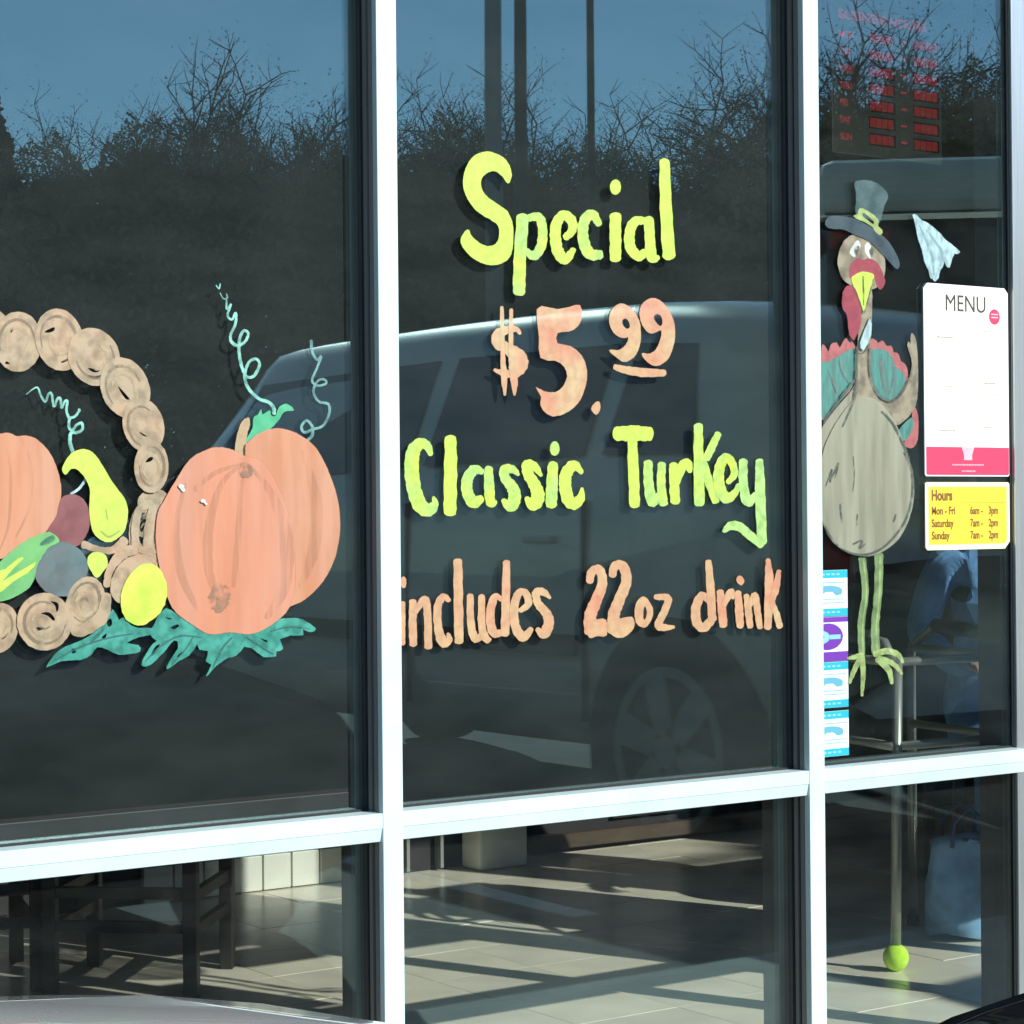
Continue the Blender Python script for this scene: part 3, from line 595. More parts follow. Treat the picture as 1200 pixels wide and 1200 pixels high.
A.stroke([(922, 302, 14), (885, 270, 38), (842, 272, 42), (852, 335, 42), (902, 395, 50), (916, 450, 56), (888, 514, 54), (850, 488, 26)]).out('letter', 'orange', g, 'letter s')
# --- "22oz"
T6 = Tr(670, 640, 4.615)
g = painted('painted_word', 'orange painted words 22oz in the middle of the lowest line', 'window lettering', T6, 310, 420, 'hand painted words on the middle pane')
A = Art(T6)
A.stroke([(98, 190, 36), (108, 140, 42), (150, 128, 44), (166, 200, 48), (130, 300, 58), (100, 380, 62), (105, 460, 70)]).poly([(80, 420), (130, 400), (185, 400), (188, 480), (135, 485), (95, 492)], n=3).out('numeral', 'orangesalmon', g, 'numeral 2')
A.stroke([(220, 158, 36), (232, 108, 42), (278, 110, 50), (296, 190, 52), (258, 290, 56), (228, 370, 60), (232, 455, 72)]).poly([(205, 410), (260, 395), (325, 385), (335, 440), (280, 492), (220, 480)], n=3).out('numeral', 'orange', g, 'numeral 2')
A.poly([(390, 275), (430, 320), (435, 380), (400, 437), (355, 420), (342, 360), (355, 300)], [[(396, 325), (406, 355), (400, 390), (388, 395), (388, 350)]], n=4).out('letter', 'orange', g, 'letter o')
A.stroke([(455, 275, 26), (520, 282, 36), (505, 345, 36), (468, 425, 38), (500, 440, 34), (552, 437, 12)]).out('letter', 'orange', g, 'letter z')
g = painted('painted_word', 'orange painted word drink ending beside the second white mullion', 'window lettering', T6, 900, 420, 'hand painted words on the middle pane')
A.stroke([(748, 300, 30), (705, 268, 40), (672, 330, 46), (676, 410, 46), (712, 440, 46), (756, 400, 40)]).stroke([(740, 85, 32), (752, 250, 42), (760, 395, 40)]).out('letter', 'orange', g, 'letter d')
A.stroke([(803, 245, 34), (812, 340, 42), (820, 428, 38)]).stroke([(822, 320, 24), (860, 248, 36), (872, 280, 16)]).out('letter', 'orangesalmon', g, 'letter r')
A.stroke([(900, 250, 30), (905, 340, 40), (911, 432, 36)]).poly([(908, 160), (932, 186), (916, 210), (892, 186)], n=3).out('letter', 'orangesalmon', g, 'letter i')
A.stroke([(945, 268, 26), (955, 350, 34), (965, 435, 30)]).stroke([(958, 335, 20), (990, 265, 32), (1004, 350, 32), (1018, 440, 26)]).out('letter', 'orange', g, 'letter n')
A.stroke([(1062, 75, 20), (1068, 200, 44), (1060, 440, 36)]).stroke([(1120, 135, 20), (1104, 230, 34), (1084, 300, 26), (1108, 370, 30), (1125, 435, 30)]).out('letter', 'orangesalmon', g, 'letter K')

# --- harvest painting on the left pane
TP = Tr(160, 460, 3.528); TL = Tr(0, 540, 4.8); TU = Tr(0, 350, 5.4545); TT = Tr(200, 330, 4.615); TV = Tr(40, 700, 3.529)
# wicker basket
g = painted('painted_basket', 'tan painted wicker basket with an arched coiled handle', 'window painting', TL, 300, 900)
A = Art(TU, lift=.0005)
def coil(A, cx, cy, rx, ry, rot=0, arcs=1, holes=()):
    A.oval(cx, cy, rx, ry, rot, jit=1.2, holes=holes); o = A.out('basket_coil', 'rope', g)
    A.layer()
    for k, kk in enumerate((.80, .52, .26)[:2 + arcs // 2]):           # the brush went round and round
        t0 = random.uniform(0, 360); sp = random.choice((200, 250, 290)); c_, q_ = math.cos(R(rot)), math.sin(R(rot)); pts = []
        for j in range(9):
            t = R(t0 + sp * j / 8); f = kk - .10 * j / 8; x_, y_ = rx * f * math.cos(t), ry * f * math.sin(t)
            pts.append((cx + x_ * c_ - y_ * q_, cy + x_ * q_ + y_ * c_, 3 + (14 if k % 2 == 0 else 20) * math.sin(math.pi * j / 8)))
        A.stroke(pts); A.out('brush_line', ('ropeline', 'ropepale', 'ropeline')[k], o)

coil(A, -30, 235, 95, 160)
coil(A, 115, 275, 150, 190, holes=[[(55, 225), (90, 175), (80, 210)], [(40, 400), (65, 415), (35, 418)]])
coil(A, 380, 262, 150, 198, -12, holes=[[(285, 210), (345, 182), (345, 205), (310, 218)], [(408, 345), (425, 338), (432, 352), (418, 360)], [(392, 405), (440, 378), (435, 395), (400, 410)]])
coil(A, 600, 372, 160, 188, -25, holes=[[(562, 443), (605, 448), (640, 440), (632, 465), (595, 470)], [(560, 490), (610, 495), (650, 488), (645, 505), (600, 512)]])
coil(A, 800, 570, 150, 198, -22, holes=[[(755, 560), (790, 595), (832, 645), (815, 652), (780, 612)]])
coil(A, 918, 810, 128, 172, -15, holes=[[(890, 850), (940, 880), (915, 876)]])
coil(A, 968, 1075, 108, 165, 0, holes=[[(930, 1040), (985, 985), (975, 1030), (945, 1045)]])
A = Art(TL, lift=.0016)
coil(A, 868, 235, 92, 75, 0)
coil(A, 812, 395, 84, 172, 6, arcs=2, holes=[[(795, 300), (815, 290), (822, 330), (800, 400), (786, 380)], [(782, 425), (812, 440), (808, 470), (790, 462)]])
coil(A, 850, 530, 80, 60, 0)
A.stroke([(850, 245, 36), (790, 270, 40), (760, 360, 36), (762, 480, 38)]).stroke([(860, 260, 40), (840, 380, 50), (830, 520, 44)]).stroke([(790, 500, 30), (850, 505, 60)]).out('basket_coil', 'rope', g)
A.stroke([(470, 470, 40), (560, 500, 30), (640, 500, 40), (700, 450, 50)]).stroke([(600, 700, 34), (620, 610, 40), (690, 520, 60), (760, 500, 50)]).out('basket_coil', 'rope', g)
A.poly([(640, 640), (700, 560), (790, 530), (870, 560), (880, 640), (760, 720), (680, 800), (625, 740)], n=4, jit=1).out('basket_coil', 'rope', g)
coil(A, -5, 940, 105, 140, 10, holes=[[(10, 1000), (45, 960), (40, 985), (15, 1005)]])
coil(A, 480, 800, 105, 150, 15, arcs=3)
A.stroke([(600, 760, 50), (570, 880, 70), (450, 960, 60), (400, 930, 30)]).out('basket_coil', 'rope', g)
coil(A, 250, 905, 152, 160, 0, arcs=3, holes=[[(230, 858), (275, 852), (308, 885), (300, 900), (268, 872)], [(185, 945), (215, 935), (250, 942), (215, 956)], [(285, 790), (325, 800), (330, 830), (318, 850), (310, 815)]])
# pumpkins
g = painted('painted_pumpkin', 'peach painted pumpkin cut off by the left picture edge', 'window painting', TL, 0, 540, 'painted pumpkins')
A = Art(TL, lift=.0058)
P = [(-20, -148)] + [((x), (y)) for x, y in ((50, -154), (97, -136), (150, -140), (211, -115), (274, -50), (317, 38), (336, 110), (342, 190), (320, 300), (260, 395), (130, 470), (40, 540), (-40, 545), (-200, 500), (-300, 380), (-320, 200), (-260, -10), (-130, -125))]
A.poly(P, n=4).out('pumpkin_body', 'pump2', g)
for q in ([(120, -125, 6), (180, 40, 12), (170, 250, 14), (90, 430, 8)], [(40, -80, 6), (60, 100, 14), (50, 350, 12), (0, 500, 6)]):
    A.stroke(q).out('rib', 'rib', g)
g = painted('painted_pumpkin', 'large peach painted pumpkin with a green leaf and curly tendrils', 'window painting', TP, 450, 980, 'painted pumpkins')
A = Art(TP, lift=.0062)
A.poly([(452, 262), (470, 200), (530, 160), (600, 150), (680, 180), (740, 230), (790, 320), (830, 440), (840, 560), (820, 680), (770, 780), (700, 850), (640, 880), (560, 900), (500, 600)], n=4).out('pumpkin_body', 'pump2', g, 'rear lobe of the pumpkin')
A.poly([(160, 370), (220, 280), (290, 238), (350, 228), (400, 240), (455, 266), (520, 285), (585, 390), (632, 520), (655, 680), (650, 830), (615, 910), (540, 970), (470, 997), (385, 990), (300, 997), (220, 950), (150, 890), (110, 780), (82, 620), (90, 500), (120, 440)], n=4).out('pumpkin_body', 'pump', g, 'front lobe of the pumpkin')
for q in ([(445, 290, 8), (350, 380, 20), (300, 560, 34), (300, 740, 34), (340, 850, 20)], [(448, 300, 6), (430, 450, 18), (420, 620, 26), (400, 800, 14)], [(455, 290, 8), (560, 420, 30), (615, 600, 60), (610, 800, 50), (540, 930, 20)], [(440, 292, 6), (330, 330, 16), (240, 400, 20)], [(200, 380, 12), (165, 560, 26), (190, 760, 30), (260, 900, 16)], [(690, 240, 14), (745, 450, 44), (735, 650, 44), (680, 800, 16)]):
    A.stroke(q).out('rib', 'rib', g)
A.oval(345, 845, 42, 60, 10, jit=5).out('smudge', 'smudge', g)
A.oval(455, 322, 30, 26, jit=3).out('smudge', 'smudge', g)
A = Art(TP, lift=.0012)
A.poly([(410, 270), (414, 190), (435, 125), (462, 105), (467, 130), (455, 180), (450, 270)], n=4).out('stem', 'tan', g)
A.poly([(455, 195), (480, 150), (485, 105), (505, 90), (515, 70), (520, 92), (550, 75), (555, 95), (575, 98), (590, 62), (620, 48), (650, 72), (610, 78), (585, 115), (550, 152), (500, 178), (465, 210)], n=3).out('leaf', 'green', g)
A = Art(TT, lift=.0018)
A.stroke([(560, 715, 16), (556, 682, 16), (530, 652, 15), (480, 635, 14), (430, 590, 14), (405, 540, 14), (402, 490, 14), (425, 435, 12), (462, 418, 12), (480, 450, 12), (452, 508, 14), (412, 515, 12), (385, 460, 14), (370, 380, 13), (374, 305, 13), (396, 266, 12), (420, 280, 11), (404, 322, 12), (365, 345, 14), (332, 330, 14), (324, 290, 12), (350, 230, 11), (352, 168, 9), (332, 205, 9), (308, 182, 9), (326, 122, 8), (304, 150, 7), (302, 100, 7)], rough=.1).stroke([(302, 66, 5), (306, 88, 8), (285, 92, 6), (268, 62, 4)], rough=.1).stroke([(268, 12, 5), (262, 38, 6), (246, 20, 4)], rough=.1).out('tendril', 'mint', g)
A.stroke([(760, 320, 14), (768, 385, 12), (792, 422, 12), (814, 405, 12), (790, 470, 10), (765, 535, 11), (795, 562, 10), (838, 552, 10), (836, 532, 10), (802, 532, 10), (775, 575, 11), (778, 615, 11), (805, 650, 11), (852, 662, 12), (858, 710, 12), (825, 778, 11), (772, 798, 12), (722, 815, 12), (708, 782, 12), (736, 752, 12), (766, 785, 13), (766, 830, 14), (742, 856, 14)], rough=.1).out('tendril', paint('thin_mint_paint', 130, 190, 180, a=(.35, .85, 40)), g)
A = Art(TP, lift=.0090)
A.stroke([(180, 385, 14), (196, 405, 12)]).oval(186, 388, 10, 8).out('paint_fleck', 'eyewhite', g)
A.oval(275, 448, 9, 6).stroke([(277, 450, 5), (290, 462, 8)]).out('paint_fleck', 'eyewhite', g)
# fruit and gourds
g = painted('painted_plum', 'dull maroon painted plum between the pumpkin and the gourd', 'window painting', TL, 400, 460)
A = Art(TL, lift=.0066); A.poly([(400, 190), (460, 210), (495, 270), (500, 370), (470, 440), (430, 478), (360, 470), (300, 420), (270, 390), (320, 310), (345, 215)], n=4).out('fruit_body', 'maroon', g)
g = painted('painted_plum', 'slate blue painted plum above the basket rim', 'window painting', TL, 340, 760)
A = Art(TL, lift=.0071); A.oval(345, 610, 148, 152, 12, jit=2).out('fruit_body', 'plum', g)
g = painted('painted_squash', 'green and lime striped painted squash at the left edge', 'window painting', TL, 60, 790)
A = Art(TL, lift=.0078); A.poly([(-30, 600), (90, 490), (200, 425), (280, 402), (332, 452), (270, 490), (212, 580), (180, 690), (100, 755), (0, 790), (-90, 770), (-90, 660)], n=4, jit=1).out('squash_body', 'squash', g)
A.poly([(-40, 640), (30, 610), (100, 555), (130, 548), (60, 620), (10, 680), (80, 640), (205, 568), (150, 630), (70, 680), (-40, 760)], n=2, jit=2).out('stripe', 'lime', g)
A.stroke([(300, 432, 26), (270, 450, 30), (230, 470, 10)]).out('squash_tip', 'tealdark', g)
g = painted('painted_gourd', 'lime painted gourd with a hooked neck and curly tendril', 'window painting', TL, 600, 455)
I = Tr(0, 0, 1); A = Art(I, lift=.0070)
A.poly([(73.3, 549.8), (77, 540.7), (84.3, 531.5), (95.3, 527), (106, 529), (115.5, 539), (128, 560), (137.5, 573.3), (145.8, 584.8), (149.6, 600.4), (145.8, 621), (135.4, 631.7), (125, 634.8), (114.6, 629.6), (108, 619), (105, 598), (106, 577.5), (102, 563), (91.7, 550.4), (83, 549), (77, 555.6)], n=4).out('gourd_body', 'lime', g)
A.stroke([(124, 596, .5), (125, 602, 1.6), (126, 610, .5)]).stroke([(118, 622, 1), (128, 629, 2.5), (140, 622, 1)]).out('brush_line', paint('olive_line_paint', 168, 196, 84, a=(.4, .9, 60)), g)
A = Art(TU, lift=.0015)
A.stroke([(466, 980, 20), (448, 920, 19), (455, 858, 17), (492, 856, 15), (526, 835, 14), (524, 796, 13), (492, 805, 13), (462, 842, 14), (442, 820, 14), (446, 768, 14), (480, 752, 13), (508, 715, 11), (502, 708, 9)], rough=.08).stroke([(440, 760, 14), (425, 715, 14), (430, 655, 14), (412, 660, 13), (394, 698, 13), (386, 640, 14), (368, 640, 13), (345, 688, 13), (330, 610, 13), (310, 610, 12), (290, 658, 12), (262, 620, 11), (242, 570, 9), (215, 575, 6), (170, 610, 4)], rough=.1).out('tendril', 'mint', g)
A = Art(TL, lift=.0018); A.stroke([(400, 186, 12), (446, 155, 12), (482, 105, 14)]).out('tendril', 'pale', g)
g = painted('painted_gourd', 'tiny lime painted gourd with its tip pointing down', 'window painting', TL, 545, 655)
A = Art(TL, lift=.0071); A.poly([(545, 515), (590, 530), (604, 580), (575, 625), (545, 656), (515, 620), (494, 575), (505, 530)], n=3).out('gourd_body', 'lime', g)
g = painted('painted_lemon', 'bright yellow green painted lemon against the large pumpkin', 'window painting', TL, 810, 920)
A = Art(TL, lift=.0080); A.poly([(840, 580), (890, 600), (930, 680), (938, 760), (900, 850), (820, 915), (740, 912), (690, 850), (682, 760), (710, 680), (770, 600)], n=4, jit=3).out('fruit_body', mat('lemon_paint', rgb(196, 240, 70, K), .5, scale=26, coat=.5, alpha=(.9, 1, 40), col2=rgb(238, 255, 96, K), bump=.4), g)
# leaves
g = painted('painted_leaves', 'teal painted leaf spray under the basket and lemon', 'window painting', TV, 250, 285, 'painted leaves')
A = Art(TV, lift=.0055)
A.poly([(50, 290), (90, 235), (130, 205), (180, 185), (230, 160), (290, 110), (325, 50), (350, 95), (372, 82), (400, 118), (440, 128), (495, 130), (500, 148), (430, 165), (380, 190), (430, 198), (438, 222), (390, 232), (350, 236), (300, 214), (262, 205), (235, 235), (190, 258), (110, 262)], [[(155, 215), (168, 212), (172, 226), (158, 232)], [(280, 165), (300, 150), (292, 175)], [(300, 100), (318, 88), (322, 112), (308, 122)]], n=2, jit=1).out('leaf', 'teal', g)
A.stroke([(80, 265, 3), (180, 210, 7), (300, 170, 6), (410, 150, 3)]).stroke([(230, 190, 3), (255, 165, 12), (290, 130, 3)]).out('vein', 'tealdark', g)
g = painted('painted_leaves', 'teal painted ragged leaves under the large pumpkin', 'window painting', TV, 700, 300, 'painted leaves')
A = Art(TV, lift=.0052)
A.poly([(500, 110), (545, 45), (620, 95), (720, 150), (660, 190), (560, 172), (520, 182), (480, 152)], [[(540, 82), (570, 88), (560, 92)], [(565, 125), (590, 112), (600, 118), (580, 132)]], n=3, jit=1).out('leaf', 'teal', g)
A.poly([(445, 280), (470, 225), (510, 180), (610, 138), (565, 190), (532, 230), (480, 278)], [[(480, 245), (500, 205), (520, 195), (500, 230)]], n=3, jit=1).out('leaf', 'teal', g)
A.poly([(548, 296), (570, 250), (598, 210), (600, 165), (690, 140), (668, 200), (640, 238), (600, 262)], [[(590, 245), (612, 225), (605, 245)]], n=3, jit=1).out('leaf', 'teal', g)
A.poly([(680, 155), (800, 130), (890, 145), (870, 200), (835, 240), (800, 250), (765, 272), (735, 300), (712, 328), (735, 278), (712, 265), (722, 222), (685, 215)], n=2, jit=1).out('leaf', 'teal', g)
A.poly([(858, 192), (920, 140), (990, 150), (1030, 212), (1000, 222), (998, 242), (950, 245), (900, 210)], [[(925, 160), (965, 180), (955, 184)]], n=2, jit=1).out('leaf', 'teal', g)
A.poly([(900, 140), (1000, 95), (1060, 86), (1110, 92), (1165, 130), (1140, 142), (1110, 130), (1112, 156), (1060, 155), (1020, 170), (990, 182), (920, 160)], n=2, jit=1).out('leaf', 'teal', g)
for q in ([(460, 265, 3), (520, 205, 6), (600, 160, 6), (690, 165, 3)], [(570, 280, 3), (630, 210, 5), (660, 160, 3)], [(740, 290, 3), (780, 210, 8), (820, 165, 4)], [(880, 165, 3), (950, 210, 6), (990, 235, 3)], [(980, 140, 3), (1060, 120, 6), (1140, 130, 3)]):
    A.stroke(q).out('vein', 'tealdark', g)

# --- turkey
TA = Tr(960, 200, 8.575); TB = Tr(960, 320, 5.4545); TC = Tr(960, 520, 4)
g = painted('painted_turkey', 'painted turkey in a grey top hat standing on thin green legs', 'window painting', TC, 200, 1180)
A = Art(TB, lift=.0006)
A.poly([(15, 490), (40, 478), (60, 505), (80, 455), (112, 448), (132, 478), (160, 430), (185, 418), (215, 450), (230, 500), (225, 700), (100, 850), (12, 930)], n=3).out('tail_feathers', 'pink', g)
A.poly([(12, 600), (60, 570), (130, 530), (200, 490), (232, 510), (225, 680), (180, 760), (100, 850), (12, 925)], n=3, jit=2).out('tail_feathers', 'turq', g)
A.poly([(325, 440), (355, 428), (378, 448), (405, 433), (430, 468), (460, 468), (475, 508), (502, 515), (520, 562), (552, 590), (566, 650), (560, 710), (500, 790), (420, 818), (350, 745), (325, 640)], n=3).out('tail_feathers', 'pink', g)
A.poly([(325, 505), (400, 490), (450, 520), (490, 600), (540, 650), (548, 712), (500, 785), (430, 818), (350, 755), (325, 640)], n=3, jit=2).out('tail_feathers', 'turq', g)
A.stroke([(400, 520, 4), (395, 640, 14), (420, 760, 5)]).stroke([(480, 600, 4), (470, 690, 12), (450, 770, 5)]).stroke([(130, 560, 4), (150, 640, 12), (190, 700, 5)]).stroke([(60, 620, 4), (90, 700, 12), (110, 760, 5)]).out('feather_line', paint('mauve_feather_line', 136, 130, 126, a=(.3, .8, 40)), g)
A.poly([(600, 860), (628, 900), (628, 1060), (590, 1118), (545, 1085), (590, 980)], n=3).out('tail_feathers', 'pink', g)
A.poly([(508, 1010), (590, 925), (594, 1000), (540, 1072)], n=3).out('tail_feathers', 'turq', g)
A.poly([(325, 715), (370, 790), (430, 828), (515, 790), (565, 705), (596, 580), (566, 470), (572, 440), (585, 460), (590, 385), (618, 440), (628, 600), (625, 800), (580, 905), (480, 975), (400, 900), (340, 850)], n=3).out('wing', 'skin', g)
A.poly([(12, 1010), (100, 880), (205, 755), (240, 700), (236, 840), (160, 990), (120, 1150), (12, 1200)], n=3).out('wing', 'body', g)
A.poly([(262, 240), (300, 160), (332, 100), (334, 300), (325, 490), (330, 680), (370, 800), (330, 870), (235, 850), (240, 700), (248, 490)], n=3).out('neck', 'skin', g)
A.y = GL - .0044; A2 = Art(I, lift=.0060)
A2.poly([(1000, 470), (1020, 466), (1038, 480), (1052, 502), (1064, 535), (1071, 570), (1066, 605), (1052, 632), (1030, 648), (1008, 651), (985, 642), (970, 626), (963, 600), (962, 545), (975, 505)], n=4).out('turkey_body', 'body', g)
A = Art(TC, lift=.0063)
for q in ([(30, 200, 4), (60, 120, 8), (50, 180, 8), (90, 90, 8), (75, 160, 6)], [(160, 60, 3), (165, 150, 6), (158, 225, 3)], [(160, 470, 6), (200, 455, 10), (190, 490, 8), (215, 470, 5)], [(360, 330, 3), (355, 350, 8), (350, 365, 3)], [(180, 330, 3), (178, 380, 6)], [(100, 280, 3), (104, 330, 6), (110, 370, 3)]):
    A.stroke(q).out('feather_line', 'line', g)
A.stroke([(400, 40, 4), (436, 130, 8), (436, 250, 8), (400, 370, 8), (320, 470, 9), (240, 515, 10), (160, 515, 9), (80, 470, 7), (20, 370, 5)]).out('outline', 'line', g)
A = Art(TB, lift=.0063)
A.stroke([(325, 480, 8), (328, 640, 12), (368, 752, 14), (430, 812, 18), (505, 795, 16), (572, 690, 10), (600, 590, 6)]).stroke([(242, 470, 10), (240, 640, 14), (225, 800, 14), (150, 980, 8)]).stroke([(220, 690, 10), (130, 810, 18), (30, 960, 12)]).stroke([(400, 885, 8), (480, 975, 14), (575, 1180, 10)]).stroke([(265, 430, 8), (328, 285, 8)]).stroke([(240, 490, 6), (290, 505, 8), (328, 450, 6)]).out('outline', 'line', g)
A.poly([(265, 440), (325, 292), (330, 390), (282, 490)], n=2).out('collar', 'pale', g)
A.poly([(190, 80), (230, 105), (265, 220), (262, 330), (235, 400), (215, 425), (190, 370), (180, 270), (150, 220), (155, 120)], n=3, jit=1).out('wattle', 'red', g)
A = Art(TA, lift=.0068)
A.poly([(360, 640), (270, 690), (215, 780), (190, 900), (210, 1020), (260, 1110), (330, 1150), (420, 1190), (520, 1190), (600, 1150), (650, 1060), (660, 930), (640, 830), (560, 740), (450, 660)], n=3).out('head', 'skin', g)
A.poly([(305, 1060), (320, 950), (380, 885), (440, 902), (500, 888), (580, 925), (640, 1040), (655, 1130), (620, 1190), (585, 1160), (560, 1080), (500, 1025), (400, 1018), (345, 1080)], n=3, jit=2).out('wattle', 'red', g)
A.poly([(385, 700), (412, 750), (400, 780), (360, 800), (360, 865), (310, 830), (330, 770)], n=3).poly([(490, 725), (522, 780), (495, 800), (515, 882), (465, 820), (462, 755)], n=3).out('eye', 'eyewhite', g)
A.stroke([(395, 765, 20), (372, 800, 34), (375, 845, 14)]).stroke([(530, 775, 16), (528, 815, 34), (530, 860, 12)]).out('pupil', 'line', g)
A.poly([(330, 1110), (360, 1050), (440, 1018), (520, 1035), (545, 1080), (480, 1300), (450, 1420), (415, 1330)], n=3).out('beak', 'lime', g)
A.stroke([(440, 1060, 8), (445, 1200, 16), (448, 1350, 6)]).stroke([(545, 1085, 6), (500, 1260, 12), (452, 1425, 6)]).stroke([(335, 1130, 5), (390, 1270, 12), (445, 1420, 6)]).out('beak_line', 'line', g)
A.poly([(358, 128), (400, 103), (470, 98), (560, 120), (640, 180), (690, 260), (652, 350), (600, 520), (500, 480), (372, 430), (378, 260)], n=3).out('hat', 'hat', g, 'tall crown of the top hat')
A.poly([(66, 540), (75, 490), (120, 462), (200, 458), (330, 480), (430, 520), (560, 600), (680, 700), (750, 800), (802, 920), (785, 985), (700, 905), (600, 790), (480, 690), (360, 640), (240, 588), (110, 578)], n=3).out('hat', 'hatdark', g, 'curved brim of the top hat')
A.poly([(345, 455), (390, 440), (400, 390), (440, 383), (520, 430), (592, 495), (588, 560), (632, 600), (622, 640), (580, 628), (540, 565), (440, 505), (400, 490)], [[(440, 425), (500, 462), (548, 510), (540, 535), (480, 490), (440, 460)]], n=2).out('hat_band', paint('hat_buckle_paint', 178, 200, 122, a=(.75, 1, 60)), g)
A = Art(TC, lift=.0010)
for pts in ([(200, 535, 32), (216, 690, 28), (198, 840, 30), (200, 985, 26)], [(280, 520, 38), (276, 700, 34), (262, 850, 34), (266, 980, 36)]):
    o = A.stroke(pts).out('leg', 'legp', g)
    A.stroke([(x + 6, y + 8, 7) for x, y, _ in pts]).out('brush_line', 'legl', o)
for side in (([(200, 990, 22), (165, 1000, 18), (135, 1005, 8)], [(196, 1000, 20), (165, 1060, 20), (142, 1120, 10)], [(202, 1000, 20), (206, 1080, 20), (200, 1180, 8)]),
             ([(262, 985, 26), (320, 972, 26), (370, 990, 22), (392, 1025, 10)], [(280, 1005, 22), (345, 1030, 20), (388, 1078, 8)], [(275, 1010, 26), (325, 1060, 24), (340, 1122, 12)])):
    for q in side: A.stroke(q)
    A.out('foot', 'legl', g)
TW = Tr(940, 0, 3.634)
g = painted('painted_pennant', 'pale blue painted ragged triangle above the menu card', 'window painting', TW, 560, 1190)
A = Art(TW)
A.poly([(473, 915), (486, 916), (508, 938), (530, 948), (560, 972), (590, 998), (612, 1026), (632, 1036), (652, 1056), (670, 1074), (656, 1080), (646, 1078), (640, 1096), (634, 1120), (626, 1138), (614, 1130), (604, 1112), (598, 1136), (584, 1154), (578, 1184), (566, 1198), (556, 1186), (546, 1180), (538, 1150), (520, 1110), (510, 1060), (496, 1020), (484, 960)], n=2, jit=1.5).out('paint_patch', 'pale', g)
A.stroke([(500, 960, 5), (550, 1080, 10), (562, 1170, 5)]).stroke([(530, 980, 4), (590, 1060, 10), (600, 1100, 4)]).out('brush_line', paint('grey_blue_line', 158, 196, 200, a=(.2, .7, 40)), g)

# ------------------------------------------------------------------ cards and stickers
def textobj(s, p, size, m, parent, y, sx=1.0, bold=0.0, align='LEFT', rot=0.0, name='lettering'):
    cu = bpy.data.curves.new(name, 'FONT'); cu.body = s; cu.size = size; cu.offset = bold; cu.align_x = align; cu.extrude = 0.0001
    cu.materials.append(M[m]); o = bpy.data.objects.new(name, cu); C.objects.link(o); o.parent = parent
    bpy.context.view_layer.update(); me = bpy.data.meshes.new_from_object(o.evaluated_get(bpy.context.evaluated_depsgraph_get())); bpy.data.objects.remove(o)
    o = bpy.data.objects.new(name, me); C.objects.link(o); o.parent = parent
    o.location = Vector((p[0], y, p[1])) - origin(parent); o.rotation_euler = (R(90), rot, 0); o.scale = (sx, 1, 1); return o
def cardpoly(name, m, parent, x0, x1, z0, z1, y0, y1, cut=(.01, .01, .01, .01)):
    a, b, c, d = cut   # top left, top right, bottom right, bottom left
    pts = [(x0, z1 - a), (x0 + a, z1), (x1 - b, z1), (x1, z1 - b), (x1, z0 + c), (x1 - c, z0), (x0 + d, z0), (x0, z0 + d)]
    return MB().prism(pts, y0, y1).build(name, m, parent)
YM = GL - .0036
a, b = onwall(1082, 331, YM), onwall(1183, 553, YM)
x0, x1, z1, z0 = a.x, b.x, a.z, onwall(1082, 558, YM).z
mc = thing('menu_card', 'tall cream MENU card with a crimson bottom band', 'menu card', (x0, YM, z0))
mw, mh = x1 - x0, z1 - z0
cardpoly('card', 'menub', mc, x0, x1, z0, z1, YM, YM + .003, (.012, .012, .004, .004))
cardpoly('cream_face', 'menu', mc, x0 + .006, x1 - .002, z0 + .065, z1 - .004, YM - .0006, YM - .0001, (.008, .010, .0005, .0005))
cardpoly('crimson_band', 'pinkband', mc, x0 + .004, x1 - .002, z0 + .003, z0 + .0645, YM - .0006, YM - .0001, (.0005, .0005, .003, .003))
textobj('MENU', (x0 + mw * .24, z1 - .058), .052, 'ink', mc, YM - .0012, sx=.92, bold=0)
cx = x0 + mw / 2
MB().prism([(cx - .020, z0 + .0645), (cx + .020, z0 + .0645), (cx + .013, z0 + .048), (cx + .013, z0 + .036), (cx - .013, z0 + .036), (cx - .013, z0 + .048)], YM - .0010, YM - .0007).build('emblem', 'pinktext', mc)
rr = random.Random(3)
lines = MB()
for (fx0, fx1, fz) in tuple((.15 + .03 * rr.random(), .28 + .16 * rr.random(), .22 + .0195 * q) for q in range(30) if q % 7 != 5) + tuple((.69, .80 + .06 * rr.random(), .22 + .0195 * q) for q in range(30) if q % 6 != 4) + ((.34, .66, .185), (.18, .28, .23), (.70, .82, .235), (.15, .33, .28), (.72, .82, .285), (.36, .62, .345), (.38, .62, .44), (.70, .83, .51), (.16, .34, .535), (.68, .8, .54), (.16, .44, .56), (.70, .85, .565), (.35, .66, .65), (.16, .24, .70), (.74, .84, .70), (.16, .34, .735), (.70, .83, .745), (.16, .33, .765), (.72, .80, .78), (.47, .53, .79)):
    zz = z1 - mh * fz; xx = x0 + mw * fx0
    while xx < x0 + mw * fx1:
        ww = rr.uniform(.003, .010); lines.box(xx, xx + ww, YM - .0010, YM - .0007, zz, zz + .0021); xx += ww + .0025
lines.build('small_print', 'inkfaint', mc)['kind'] = 'stuff'
em = MB().tube((x0 + mw * .83, YM - .0007, z1 - mh * .155), (x0 + mw * .83, YM - .0012, z1 - mh * .155), .0175, n=22).build('round_badge', 'pinkband', mc)
for k, z in enumerate((.004, -.003)): box('badge_print', 'pinktext', em, x0 + mw * .83 - .011, x0 + mw * .83 + .011, YM - .0016, YM - .0013, z1 - mh * .155 + z, z1 - mh * .155 + z + .003)
pl = MB()
